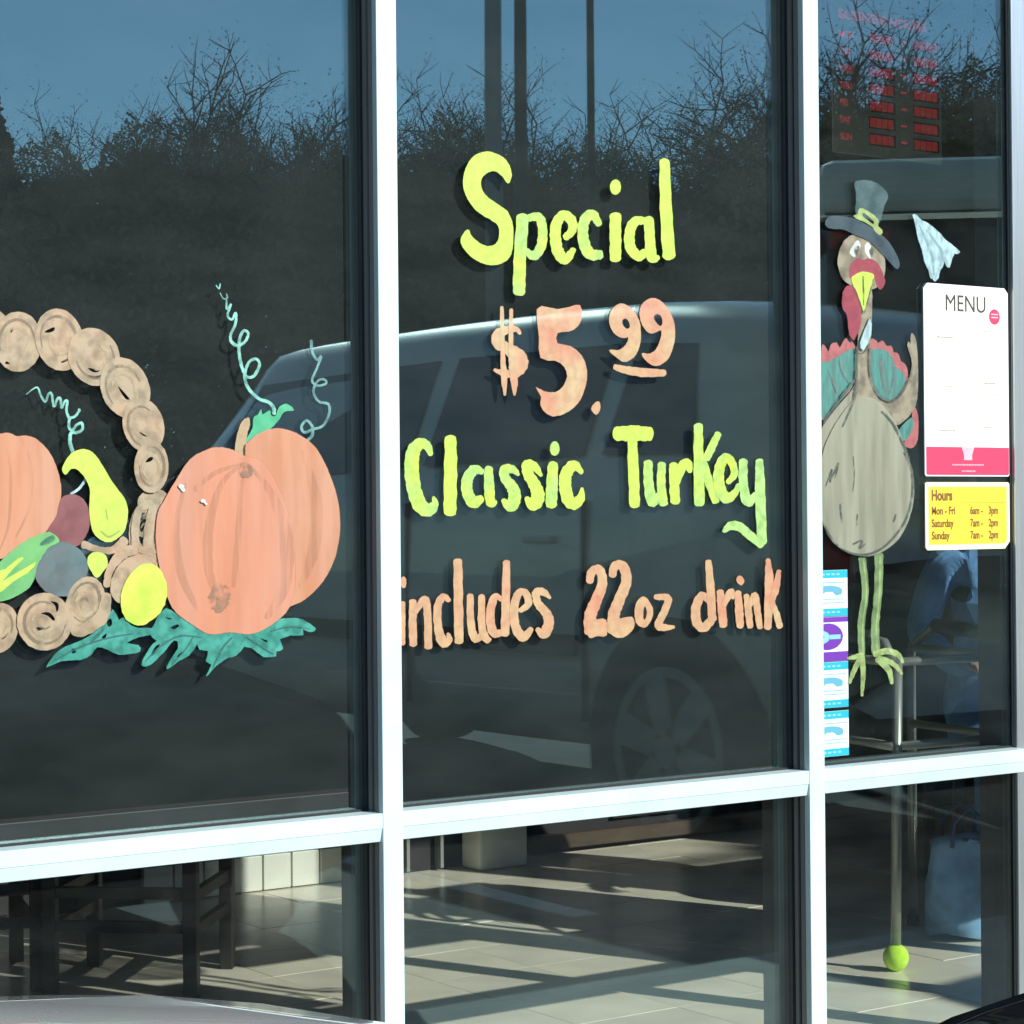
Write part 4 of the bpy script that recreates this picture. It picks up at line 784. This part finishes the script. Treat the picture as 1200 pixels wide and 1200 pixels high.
for zz, wd in ((z0 + .024, .10), (z0 + .010, .04)):
    xx = cx - wd / 2
    while xx < cx + wd / 2: ww = rr.uniform(.002, .006); pl.box(xx, xx + ww, YM - .0010, YM - .0007, zz, zz + .003); xx += ww + .0016
pl.build('small_print', 'pinktext', mc)['kind'] = 'stuff'
z1 = onwall(1082, 565, YM).z; z0 = onwall(1082, 645, YM).z
hc = thing('hours_card', 'yellow Hours card under the menu card', 'hours card', (x0, YM, z0)); x1b = x1 - .001; mw, mh = x1b - x0, z1 - z0
cardpoly('card', 'yelloww', hc, x0, x1b, z0, z1, YM, YM + .003, (.004, .004, .016, .006))
cardpoly('yellow_face', 'yellow', hc, x0 + .010, x1b - .010, z0 + .012, z1 - .010, YM - .0006, YM - .0001, (.003, .003, .008, .003))
def row(l, t1, t2, fz, sz, bold=.0006):
    z = z1 - mh * fz
    textobj(l, (x0 + .018, z), sz, 'brownink', hc, YM - .0012, sx=.80, bold=bold)
    if t1: textobj(t1, (x0 + mw * .52, z), sz, 'brownink', hc, YM - .0012, sx=.72, bold=bold); textobj(t2, (x0 + mw * .74, z), sz, 'brownink', hc, YM - .0012, sx=.72, bold=bold)
row('Hours', None, None, .265, .032, .0011)
row('Mon - Fri', '6am -', '3pm', .475, .0245); row('Saturday', '7am -', '2pm', .66, .0245); row('Sunday', '7am -', '2pm', .84, .0245)
box('rule', 'brownink', hc, x0 + .016, x1b - .014, YM - .0009, YM - .0007, z1 - mh * .31, z1 - mh * .31 + .0008)
# stickers down the second mullion
xs0 = MUL[4][1] + .006; xs1 = onwall(994, 780, GL - .001).x
def sticker(ya, yb, kind, label):
    z1 = onwall(980, ya, GL).z; z0 = onwall(980, yb, GL).z; h = z1 - z0; W = xs1 - xs0; y = GL - .0008
    t = thing('window_sticker', label, 'sticker', (xs0, y, z0), 0, 'stickers beside the turkey legs')
    box('vinyl', 'stick', t, xs0, xs1, y, GL - .0001, z0, z1)
    c = 'cyan' if kind == 'card' else 'purple'
    box('print_band', c, t, xs0 + .0003, xs1 - .0003, y - .0004, y - .0001, z1 - h * (.17 if kind == 'card' else .12), z1 - .0004)
    box('print_band', c, t, xs0 + .0003, xs1 - .0003, y - .0004, y - .0001, z0 + .0004, z0 + h * (.17 if kind == 'card' else .22))
    xm = (xs0 + xs1) / 2
    if kind == 'card':
        m = MB(); P = []
        for k in range(16):
            tt = math.pi * k / 15; P.append((xm + W * .36 * math.cos(tt), z0 + h * .55 + h * .12 * math.sin(tt)))
        P += [(xm - W * .36, z0 + h * .46), (xm - W * .2, z0 + h * .44), (xm - W * .08, z0 + h * .53), (xm + W * .1, z0 + h * .53), (xm + W * .2, z0 + h * .45), (xm + W * .34, z0 + h * .47)]
        m.prism(P, y - .0004, y - .0001); m.build('emblem', 'greyprint', t)
        p2 = MB()
        for zz in (.36, .28, .72):
            xx = xs0 + W * .08
            while xx < xs0 + W * .88: q = rr.uniform(.002, .006); p2.box(xx, xx + q, y - .0004, y - .0001, z0 + h * zz, z0 + h * zz + .0022); xx += q + .0014
        p2.build('small_print', 'greyprint', t)['kind'] = 'stuff'
        p3 = MB()
        for zz in (.08, .90):
            for q in range(5): p3.box(xs0 + W * (.18 + .13 * q), xs0 + W * (.18 + .13 * q) + W * .09, y - .0009, y - .0006, z0 + h * zz - .001, z0 + h * zz + .003)
        p3.build('small_print', 'skyblue', t)['kind'] = 'stuff'
    else:
        MB().prism([(xm - W * .03 + W * .40 * math.cos(k * math.pi / 11), z0 + h * .56 + h * .30 * math.sin(k * math.pi / 11)) for k in range(22)], y - .0004, y - .0001).build('emblem', 'purple', t)
        MB().prism([(xm - W * .22 + W * .24 * math.cos(k * math.pi / 8), z0 + h * .55 + h * .15 * math.sin(k * math.pi / 8)) for k in range(16)], y - .0009, y - .0006).prism([(xm + W * .02, z0 + h * .50), (xm + W * .30, z0 + h * .50), (xm + W * .30, z0 + h * .60), (xm + W * .02, z0 + h * .60)], y - .0009, y - .0006).build('emblem', 'skyblue', t)
        box('emblem', 'purple', t, xm - W * .26, xm - W * .14, y - .0014, y - .0011, z0 + h * .53, z0 + h * .60)
sticker(668, 722, 'card', 'turquoise and white sticker topmost of the column')
sticker(722.6, 775, 'round', 'white sticker with a purple oval emblem and purple bands')
sticker(775.6, 829, 'card', 'turquoise and white sticker directly below the purple one')
sticker(833, 886, 'card', 'turquoise and white sticker lowest of the column')

# grey hours board hanging inside, top of the turkey pane
YB = 1.10
a, b = onwall(975, 2, YB), onwall(1104, 186, YB); bx0, bx1, bz1, bz0 = a.x, b.x, a.z, onwall(977, 178, YB).z
bw, bh = bx1 - bx0, bz1 - bz0
hb = thing('hours_board', 'grey BUSINESS HOURS board with red cells hanging inside above the turkey', 'sign board', (bx0, YB, bz0))
box('board', 'boardgrey', hb, bx0, bx1, YB, YB + .006, bz0, bz1, bevel=.002)
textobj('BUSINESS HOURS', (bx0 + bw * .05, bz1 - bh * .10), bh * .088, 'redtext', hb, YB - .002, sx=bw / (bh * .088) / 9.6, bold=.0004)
for k, d in enumerate(('MON', 'TUE', 'WED', 'THU', 'FRI', 'SAT', 'SUN')):
    z = bz1 - bh * (.205 + k * .114)
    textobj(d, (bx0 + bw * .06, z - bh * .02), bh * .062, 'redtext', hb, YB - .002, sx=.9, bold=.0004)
    for fx in (.33, .74):
        box('time_cell', 'darkcell', hb, bx0 + bw * fx - .003, bx0 + bw * (fx + .225) + .003, YB - .0008, YB - .0001, z - bh * .036, z + bh * .046)
        cl = MB()
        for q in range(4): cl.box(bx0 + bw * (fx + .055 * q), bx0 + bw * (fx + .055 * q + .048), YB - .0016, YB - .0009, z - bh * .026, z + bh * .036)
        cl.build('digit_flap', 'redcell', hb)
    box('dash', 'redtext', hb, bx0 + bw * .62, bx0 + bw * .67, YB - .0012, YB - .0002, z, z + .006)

# ------------------------------------------------------------------ vehicles (local x = forward)
def car(name, label, cat, loc, rz, paintm, st, wheels, windows, wr=.34, side_w=.92, lamps=True, group=None):
    """st: list of (x, half width, z bottom, z belt, half width top, z top)"""
    t = thing(name, label, cat, loc, rz, group)
    rings = []; m = MB()
    for (x, w_, zb, zl, wt, zt) in st:
        zm = (zb + zl) / 2
        half = [(w_ * .80, zb), (w_ * .97, zb + .06), (w_, zm - .05), (w_, zm + .12), (w_ * .985, zl - .03), (w_ * .965, zl), (wt + (w_ * .965 - wt) * .45, zl + (zt - zl) * .55), (wt, zt - .045), (wt - .07, zt - .01), (wt * .5, zt + .008)]
        ring = [(x, y, z) for y, z in half] + [(x, 0, zt + .012)] + [(x, -y, z) for y, z in reversed(half)]
        rings.append(ring)
    n = len(rings[0])
    for r in rings: m.v += r
    for i in range(len(rings) - 1):
        for k in range(n): m.f.append((i * n + k, i * n + (k + 1) % n, (i + 1) * n + (k + 1) % n, (i + 1) * n + k))
    m.f += [tuple(range(n)), tuple(range(len(m.v) - 1, len(m.v) - n - 1, -1))]
    body = m.build('body', paintm, t, local=True, smooth=True, subsurf=1)
    def at(x):
        for a, b in zip(st, st[1:]):
            if a[0] <= x <= b[0]:
                u = (x - a[0]) / (b[0] - a[0]); return [p + (q - p) * u for p, q in zip(a, b)]
        return list(st[-1])
    def sidept(x, f, s, off=.012):
        _, w_, zb, zl, wt, zt = at(x); z0, z1 = zl + .02, zt - .06
        y = w_ * .965 + (wt - w_ * .965) * f
        return (x, s * (y + off), z0 + (z1 - z0) * f)
    for s in (-1, 1):
        for poly in windows:
            P = [sidept(x, f, s) for x, f in poly]; Q = [sidept(x, f, s, -.01) for x, f in poly]; k = len(P)
            MB().add(P + Q, [tuple(range(k)), tuple(range(2 * k - 1, k - 1, -1))] + [(i, k + i, k + (i + 1) % k, (i + 1) % k) for i in range(k)]).build('side_window', 'carglass', t, local=True)
        x_0, x_1 = windows[0][0][0], windows[-1][-1][0]
        for wx_ in wheels:
            w_ = at(wx_)[1]
            arch = [(wx_ + (wr + .065) * math.cos(R(a)), wr + (wr + .065) * math.sin(R(a))) for a in range(-20, 201, 10)]
            MB().prism(arch, s * (w_ - .05), s * (w_ + .004)).build('wheel_arch', 'plastic', t, local=True)
            wh = MB().tube((wx_, s * (w_ - .17), wr), (wx_, s * (w_ + .012), wr), wr, n=40).build('wheel', 'rubber', t, local=True, smooth=False)
            rm = MB().tube((wx_, s * (w_ - .02), wr), (wx_, s * (w_ + .014), wr), wr * .70, n=36)
            ring = rm.build('rim', 'plastic', wh, local=True)
            sp = MB()
            for k in range(6):
                a = R(60 * k + 15); dx, dz = math.cos(a), math.sin(a); px_, pz_ = -dz, dx
                q = [(wx_ + dx * wr * .1 + px_ * wr * .11, wr + dz * wr * .1 + pz_ * wr * .11), (wx_ + dx * wr * .66 + px_ * wr * .15, wr + dz * wr * .66 + pz_ * wr * .15), (wx_ + dx * wr * .66 - px_ * wr * .15, wr + dz * wr * .66 - pz_ * wr * .15), (wx_ + dx * wr * .1 - px_ * wr * .11, wr + dz * wr * .1 - pz_ * wr * .11)]
                sp.prism(q, s * (w_ + .010), s * (w_ + .026))
            for k in range(36):
                a0, a1 = R(10 * k), R(10 * k + 10)
                q = [(wx_ + math.cos(a) * wr * f, wr + math.sin(a) * wr * f) for a, f in ((a0, .64), (a0, .73), (a1, .73), (a1, .64))]
                sp.prism(q, s * (w_ + .010), s * (w_ + .024))
            sp.tube((wx_, s * (w_ + .010), wr), (wx_, s * (w_ + .03), wr), wr * .14, n=14)
            sp.build('spokes', 'rim', wh, local=True)
    return t, body, at
# silver grey suv parked nose out, seen in the glass
X_S = 4.95
suv_st = [(-.02, .80, .55, 1.02, .70, 1.08), (.03, .93, .42, 1.20, .82, 1.36), (.20, .96, .36, 1.36, .78, 1.60), (.50, .98, .34, 1.40, .74, 1.96), (.8, .98, .34, 1.40, .70, 2.05), (1.6, .99, .33, 1.40, .70, 2.09), (3.4, .99, .33, 1.39, .70, 2.08), (3.98, .99, .33, 1.37, .70, 2.07), (4.06, .99, .33, 1.37, .70, 2.05), (4.13, .99, .33, 1.37, .70, 1.98), (4.70, .98, .34, 1.34, .82, 1.48), (4.78, .98, .34, 1.30, .84, 1.42), (5.2, .97, .36, 1.22, .84, 1.28), (5.8, .94, .40, 1.14, .80, 1.20), (6.02, .86, .48, 1.02, .72, 1.10), (6.1, .70, .60, .90, .60, .98)]
YT = -1.90
M['rim'] = mat('dull_alloy_rim', (0.34, 0.32, 0.28, 1), 0.5, var=.1)
t, body, at_ = car('parked_suv', 'silver grey sport utility vehicle with dark side windows reflected in the glass', 'suv', (X_S + .99, YT, -.05), R(-90), 'suv', suv_st, (.66, 5.0),
    [[(.58, .08), (1.10, .08), (1.10, .80), (.75, .80)], [(1.22, .08), (2.30, .06), (2.30, .80), (1.22, .80)], [(2.44, .06), (4.42, .08), (4.14, .55), (4.00, .80), (2.44, .80)]], wr=.41)
for s in (-1, 1):
    MB().box(1.2, 4.4, s * .995 - .012, s * .995 + .012, .72, .80).build('side_moulding', 'plastic', t, local=True)
    for x in (1.16, 2.37): MB().box(x - .006, x + .006, s * .985 - .01, s * .985 + .012, .48, 1.30).build('door_seam', 'plastic', t, local=True)
    for x in (1.34, 2.52): MB().box(x, x + .2, s * .99 - .01, s * .99 + .035, 1.14, 1.17).build('door_handle', 'suv', t, local=True, bevel=.008)
    MB().ball((4.2, s * 1.08, 1.36), .09, .12, .10).build('wing_mirror', 'plastic', t, local=True, smooth=True)
    MB().box(-.03, .06, s * .85 - .09, s * .85 + .09, 1.0, 1.36).build('tail_lamp', 'taillamp', t, local=True, bevel=.01)
    MB().box(5.9, 6.06, s * .72 - .14, s * .72 + .14, .82, 1.0).build('headlight', 'headlamp', t, local=True, bevel=.02)
# the windscreen
MB().add([(4.17, -.64, 1.97), (4.17, .64, 1.97), (4.70, .78, 1.51), (4.70, -.78, 1.51)], [(0, 1, 2, 3)]).build('windscreen', 'carglass', t, local=True)
# black car parked nose in, its bonnet at the lower right
bc_st = [(0, .70, .40, .80, .6, .90), (.15, .86, .28, .90, .68, 1.02), (.9, .90, .22, .92, .62, 1.24), (1.5, .91, .2, .92, .60, 1.36), (2.4, .91, .2, .90, .60, 1.38), (2.85, .91, .2, .88, .64, 1.20), (3.35, .91, .2, .83, .76, .90), (3.9, .90, .2, .78, .78, .84), (4.3, .88, .24, .74, .78, .80), (4.50, .84, .28, .68, .74, .765), (4.58, .76, .34, .58, .64, .68), (4.61, .60, .38, .52, .5, .58)]
t, _, _ = car('parked_car', 'black car whose glossy bonnet edge shows at the lower right', 'car', (2.36, -1.62 - 4.6, -.082), R(90), 'blackcar', bc_st, (.85, 3.7), [[(1.0, .1), (1.85, .1), (1.85, .9), (1.25, .9)], [(1.92, .1), (3.05, .1), (2.70, .7), (2.5, .9), (1.92, .9)]], wr=.33)
for s in (-1, 1):
    MB().box(4.25, 4.5, s * .62 - .12, s * .62 + .12, .52, .62).build('headlight', 'headlamp', t, local=True, bevel=.03)
    MB().box(-.02, .08, s * .6 - .14, s * .6 + .14, .72, .82).build('tail_lamp', 'taillamp', t, local=True, bevel=.01)
MB().add([(2.50, -.54, 1.335), (2.50, .54, 1.335), (3.30, .70, .925), (3.30, -.70, .925)], [(0, 1, 2, 3)]).build('windscreen', 'carglass', t, local=True)
# silver car in front of the camera, its bonnet at the lower left
sc_st = [(0, .70, .50, .95, .62, 1.05), (.12, .88, .36, 1.02, .72, 1.30), (.6, .90, .3, 1.04, .70, 1.56), (1.6, .91, .3, 1.03, .70, 1.62), (2.1, .91, .3, 1.02, .70, 1.50), (2.72, .91, .3, 1.0, .78, 1.04), (3.1, .91, .3, .96, .80, 1.02), (3.6, .90, .3, .93, .80, 1.005), (3.98, .88, .34, .90, .78, .985), (4.12, .84, .38, .84, .72, .955), (4.19, .74, .44, .74, .6, .86), (4.21, .6, .5, .66, .5, .76)]
NOSE = -2.02
t, _, _ = car('parked_car', 'light silver car with its bonnet reaching into the lower left corner', 'car', (-.12, NOSE - 4.2, -.0345), R(90), 'silvercar', sc_st, (.8, 3.3), [[(.5, .1), (1.2, .1), (1.2, .9), (.7, .9)], [(1.27, .1), (2.4, .1), (2.1, .7), (1.95, .9), (1.27, .9)]], wr=.35)
for s in (-1, 1):
    MB().box(3.9, 4.12, s * .62 - .14, s * .62 + .14, .66, .80).build('headlight', 'headlamp', t, local=True, bevel=.03)
MB().add([(2.08, -.64, 1.49), (2.08, .64, 1.49), (2.66, .76, 1.08), (2.66, -.76, 1.08)], [(0, 1, 2, 3)]).build('windscreen', 'carglass', t, local=True)
# tall charcoal van further right, reflected in the turkey pane
p = mirrored(963, 10.6)
vt = thing('box_van', 'tall charcoal van with a pale roof band reflected above the turkey', 'van', (p.x, p.y, -.05), R(42))
vz = CAM_Z + (603 - 190) * 10.5 / 2600 + .05
MB().box(.02, 5.2, -2.1, 0, .5, vz - .28).build('van_body', 'vanbody', vt, local=True, bevel=.06)
MB().box(0, 5.22, -2.12, .02, vz - .275, vz).build('roof_panel', 'vanroof', vt, local=True, bevel=.07)
MB().box(-.012, 5.23, -2.13, .032, vz - .30, vz - .272).build('roof_trim', 'chrome', vt, local=True)
MB().box(-.012, 5.23, -2.13, .032, vz - .95, vz - .93).build('roof_trim', 'plastic', vt, local=True)
for x in (.3, 1.9, 3.5): MB().box(x, x + 1.4, .001, .012, 1.25, vz - .98).build('side_window', 'carglass', vt, local=True)
for y in (-1.0, -2.0): MB().box(.001, .019, y, y + .9, 1.2, vz - 1.0).build('rear_window', 'carglass', vt, local=True)
MB().box(.05, .33, .021, .05, vz - .44, vz - .34).build('marker_lamp', 'taillamp', vt, local=True, bevel=.01)
MB().box(-.03, .019, -.3, -.05, vz - .44, vz - .34).build('marker_lamp', 'taillamp', vt, local=True, bevel=.01)
MB().box(5.24, 6.3, -2.05, -.05, .5, 1.85).build('cab', 'vanbody', vt, local=True, bevel=.2)
for xx in (.95, 5.0):
    for y in (-.25, -2.12):
        wm = MB().tube((xx, y, .38), (xx, y + .26, .38), .38, n=28).build('wheel', 'rubber', vt, local=True); MB().tube((xx, y - .01, .38), (xx, y + .27, .38), .22, n=20).build('rim', 'rim', wm, local=True)

# ------------------------------------------------------------------ poles and trees, seen in the glass
def pole(px, rng, r, h, m, label, lamp):
    q = mirrored(px, rng); t = thing('lamp_post', label, 'lamp post', (q.x, q.y, -.05), 0, 'lamp posts in the parking lot')
    MB().tube((0, 0, .5), (0, 0, h), r, r * .8, 14).build('pole', m, t, local=True, smooth=True)
    MB().tube((0, 0, 0), (0, 0, .7), .26, n=20).build('concrete_base', 'concrete', t, local=True)
    a = MB().box(-.1, .9, -.04, .04, h - .12, h - .06); a.build('arm', m, t, local=True)
    MB().box(.7, 1.3, -.2, .2, h - .17, h - .05).build('lamp_head', 'plastic', t, local=True, bevel=.03)
pole(583, 17, .075, 8.2, 'polepale', 'pale galvanised lamp post, palest of the three above the word Special', 1)
pole(615, 22, .072, 9.2, 'pole', 'dark lamp post, middle of the three above the word Special', 1)
pole(697, 26, .052, 9.8, 'pole', 'thin dark lamp post right of the letter i in Special', 1)

def branch(m, tw, p, d, L, r, depth, rnd, lv, leaves):
    n = 3; q = p
    for k in range(n):
        d2 = (d + Vector((rnd.uniform(-.18, .18), rnd.uniform(-.18, .18), rnd.uniform(-.05, .12)))).normalized(); q2 = q + d2 * (L / n)
        (m if depth <= 2 else tw).tube(q, q2, r * (1 - k * .2), r * (1 - (k + 1) * .2), 6 if depth <= 1 else 3, cap=False)
        d = d2; q = q2
        if depth < lv:
            for _ in range(2 if depth > 0 else (0 if k == 0 else 3)):
                ax = Vector((rnd.uniform(-1, 1), rnd.uniform(-1, 1), rnd.uniform(-.25, .55))).normalized()
                nd = (d * .75 + ax * .95).normalized(); branch(m, tw, q, nd, L * rnd.uniform(.45, .68), r * .5, depth + 1, rnd, lv, leaves)
    if depth >= lv - 1:
        for _ in range(6): leaves.append(q + Vector((rnd.gauss(0, .16), rnd.gauss(0, .16), rnd.gauss(0, .16))))
def quads(points, size, rnd):
    m = MB()
    for p in points:
        a = Vector((rnd.uniform(-1, 1), rnd.uniform(-1, 1), rnd.uniform(-1, 1))).normalized(); b = a.orthogonal().normalized(); s = size * rnd.uniform(.5, 1.3)
        m.add([p - a * s - b * s * .5, p + a * s - b * s * .5, p + a * s + b * s * .5, p - a * s + b * s * .5], [(0, 1, 2, 3)])
    return m
protos = []
for k in range(4):
    rnd = random.Random(20 + k); m, tw, lv_ = MB(), MB(), []
    branch(m, tw, Vector((0, 0, 0)), Vector((0, 0, 1)), 3.6, .13, 0, rnd, 4, lv_)
    keep = [p for p in lv_ if rnd.random() < (.6, .45, .9, .6)[k]]
    tr_ = thing('bare_tree', 'x', 'tree'); a = m.build('trunk', 'bark', tr_, local=True); b = tw.build('twigs', 'twig', tr_, local=True); c = quads(keep, .015, rnd).build('crown', 'leaf', tr_, local=True)
    zs = max(v[2] for v in tw.v); protos.append((tr_, [a, b, c], zs))
words = ['fine twigged tree', 'slender bare tree', 'russet leaved tree', 'spreading tree']
spots = [(60, 44, 150, 0), (105, 40, 128, 2), (150, 42, 122, 0), (205, 45, 150, 3), (250, 43, 160, 1), (300, 38, 60, 1), (335, 41, 52, 1), (372, 44, 75, 3), (410, 43, 96, 1), (452, 44, 110, 0), (490, 41, 96, 2), (520, 45, 100, 0), (555, 43, 108, 3), (600, 46, 96, 0), (640, 42, 92, 2), (672, 45, 100, 3), (712, 42, 84, 0), (735, 43, 80, 2), (785, 46, 130, 0), (830, 42, 130, 1), (862, 44, 118, 2), (890, 40, 62, 0), (925, 43, 70, 3), (965, 44, 42, 2), (1000, 43, 36, 0), (1035, 41, 28, 3), (1070, 45, 40, 2), (1105, 42, 34, 0), (1140, 44, 50, 1), (1175, 43, 44, 2)]
places = ['high above the basket handle', 'left of the tallest left pane crown', 'as the widest crown of the left pane', 'low above the right end of the handle', 'lowest in the skyline above the tendril', 'high over the curly tendril', 'tallest in the left pane', 'over the small right tendril',
          'at the right edge of the left pane', 'at the left edge of the lettering pane', 'left of the palest lamp post', 'above the S of Special', 'between the left and palest lamp posts', 'just left of the dark middle lamp post', 'just right of the dark middle lamp post', 'halfway between the two dark lamp posts',
          'against the thin dark lamp post', 'right of the thin dark lamp post', 'above the l of Special', 'in the sky gap right of Special', 'low near the right of the lettering pane', 'high at the right of the lettering pane', 'behind the second white mullion', 'at the left side of the hours board', 'behind the red cells of the board', 'above the middle of the hours board', 'at the right edge of the hours board', 'right of the hours board', 'near the door jamb at the upper right', 'last along the right picture edge']
where = {}
for i, (px, rng, top, k) in enumerate(spots):
    q = mirrored(px, rng); base = 1.6; H = CAM_Z + (603 - top) * rng / 2600 - base; tr_, parts, zs = protos[k]
    if k in where:
        o = tr_.copy(); C.objects.link(o)
        for c in parts: d = c.copy(); C.objects.link(d); d.parent = o
    else: o = tr_; where[k] = 1
    s = H / zs; o.location = (q.x, q.y, base); o.scale = (s * 1.05, s * 1.05, s); o.rotation_euler = (0, 0, random.uniform(0, 6.28)); o['group'] = 'bare trees reflected along the skyline'
    o['label'] = words[k] + ' reflected ' + places[i]
# firs
def fir(px, rng, top, label):
    rnd = random.Random(int(px) + 77); q = mirrored(px, rng); H = CAM_Z + (603 - top) * rng / 2600 - 1.2
    t = thing('fir_tree', label, 'fir tree', (q.x, q.y, 1.2), rnd.uniform(0, 6)); MB().tube((0, 0, 0), (0, 0, H), .2, .02, 8).build('trunk', 'bark', t, local=True)
    pts = []
    for _ in range(9000):
        z = H * (.08 + .92 * rnd.random() ** 1.1); rad = (1 - z / H) * 2.7 * (.88 + .16 * math.sin(z * 9)) + .04; a = rnd.uniform(0, 6.283); r_ = rad * math.sqrt(rnd.uniform(.15, 1)); pts.append(Vector((r_ * math.cos(a), r_ * math.sin(a), z - r_ * .35)))
    quads(pts, .09, rnd).build('crown', 'fir', t, local=True)
fir(-8, 38, 104, 'dark fir tree reflected at the left picture edge')
# thicket: one mass nobody could count
rnd = random.Random(5); pts = []
def ttop(px):
    return 214 + 10 * math.sin(px * .021) + 8 * math.sin(px * .057 + 1) + 5 * math.sin(px * .13) - (40 if 175 < px < 215 else 0) * 0 + (30 * math.exp(-((px - 800) / 40) ** 2)) - 70 * max(0, min(1, (px - 880) / 100)) - 25 * math.exp(-((px - 150) / 70) ** 2)
for _ in range(170000):
    px = rnd.uniform(-160, 1330); rng = rnd.uniform(35, 43); q = mirrored(px, rng)
    zt = CAM_Z + (603 - ttop(px)) * rng / 2600; z = rnd.uniform(0.2, 1) ** .8 * (zt - abs(rnd.gauss(0, .3))); pts.append(Vector((q.x, q.y, z)))
mb_ = quads(pts, .065, rnd)
fr = []
for _ in range(42000):
    px = rnd.uniform(-160, 1330); rng = rnd.uniform(35, 43); q = mirrored(px, rng); zt = CAM_Z + (603 - ttop(px)) * rng / 2600
    hh = .2 + .75 * max(0, .45 + .35 * math.sin(px * .029 + 1.7 * math.sin(px * .0093)) + .25 * math.sin(px * .083 + 2) + .12 * math.sin(px * .21))
    fr.append(Vector((q.x, q.y, zt - .3 + (.3 + hh) * rnd.random() ** 1.3)))
mf_ = quads(fr, .028, rnd); mb_.add(mf_.v, mf_.f)
o = mb_.build('thicket', 'thicket'); tag(o, 'dense brown green thicket reflected below the skyline', 'thicket', kind='stuff')
for k, (tr_, parts, zs) in enumerate(protos):
    if k not in where:
        for c in parts: bpy.data.objects.remove(c)
        bpy.data.objects.remove(tr_)
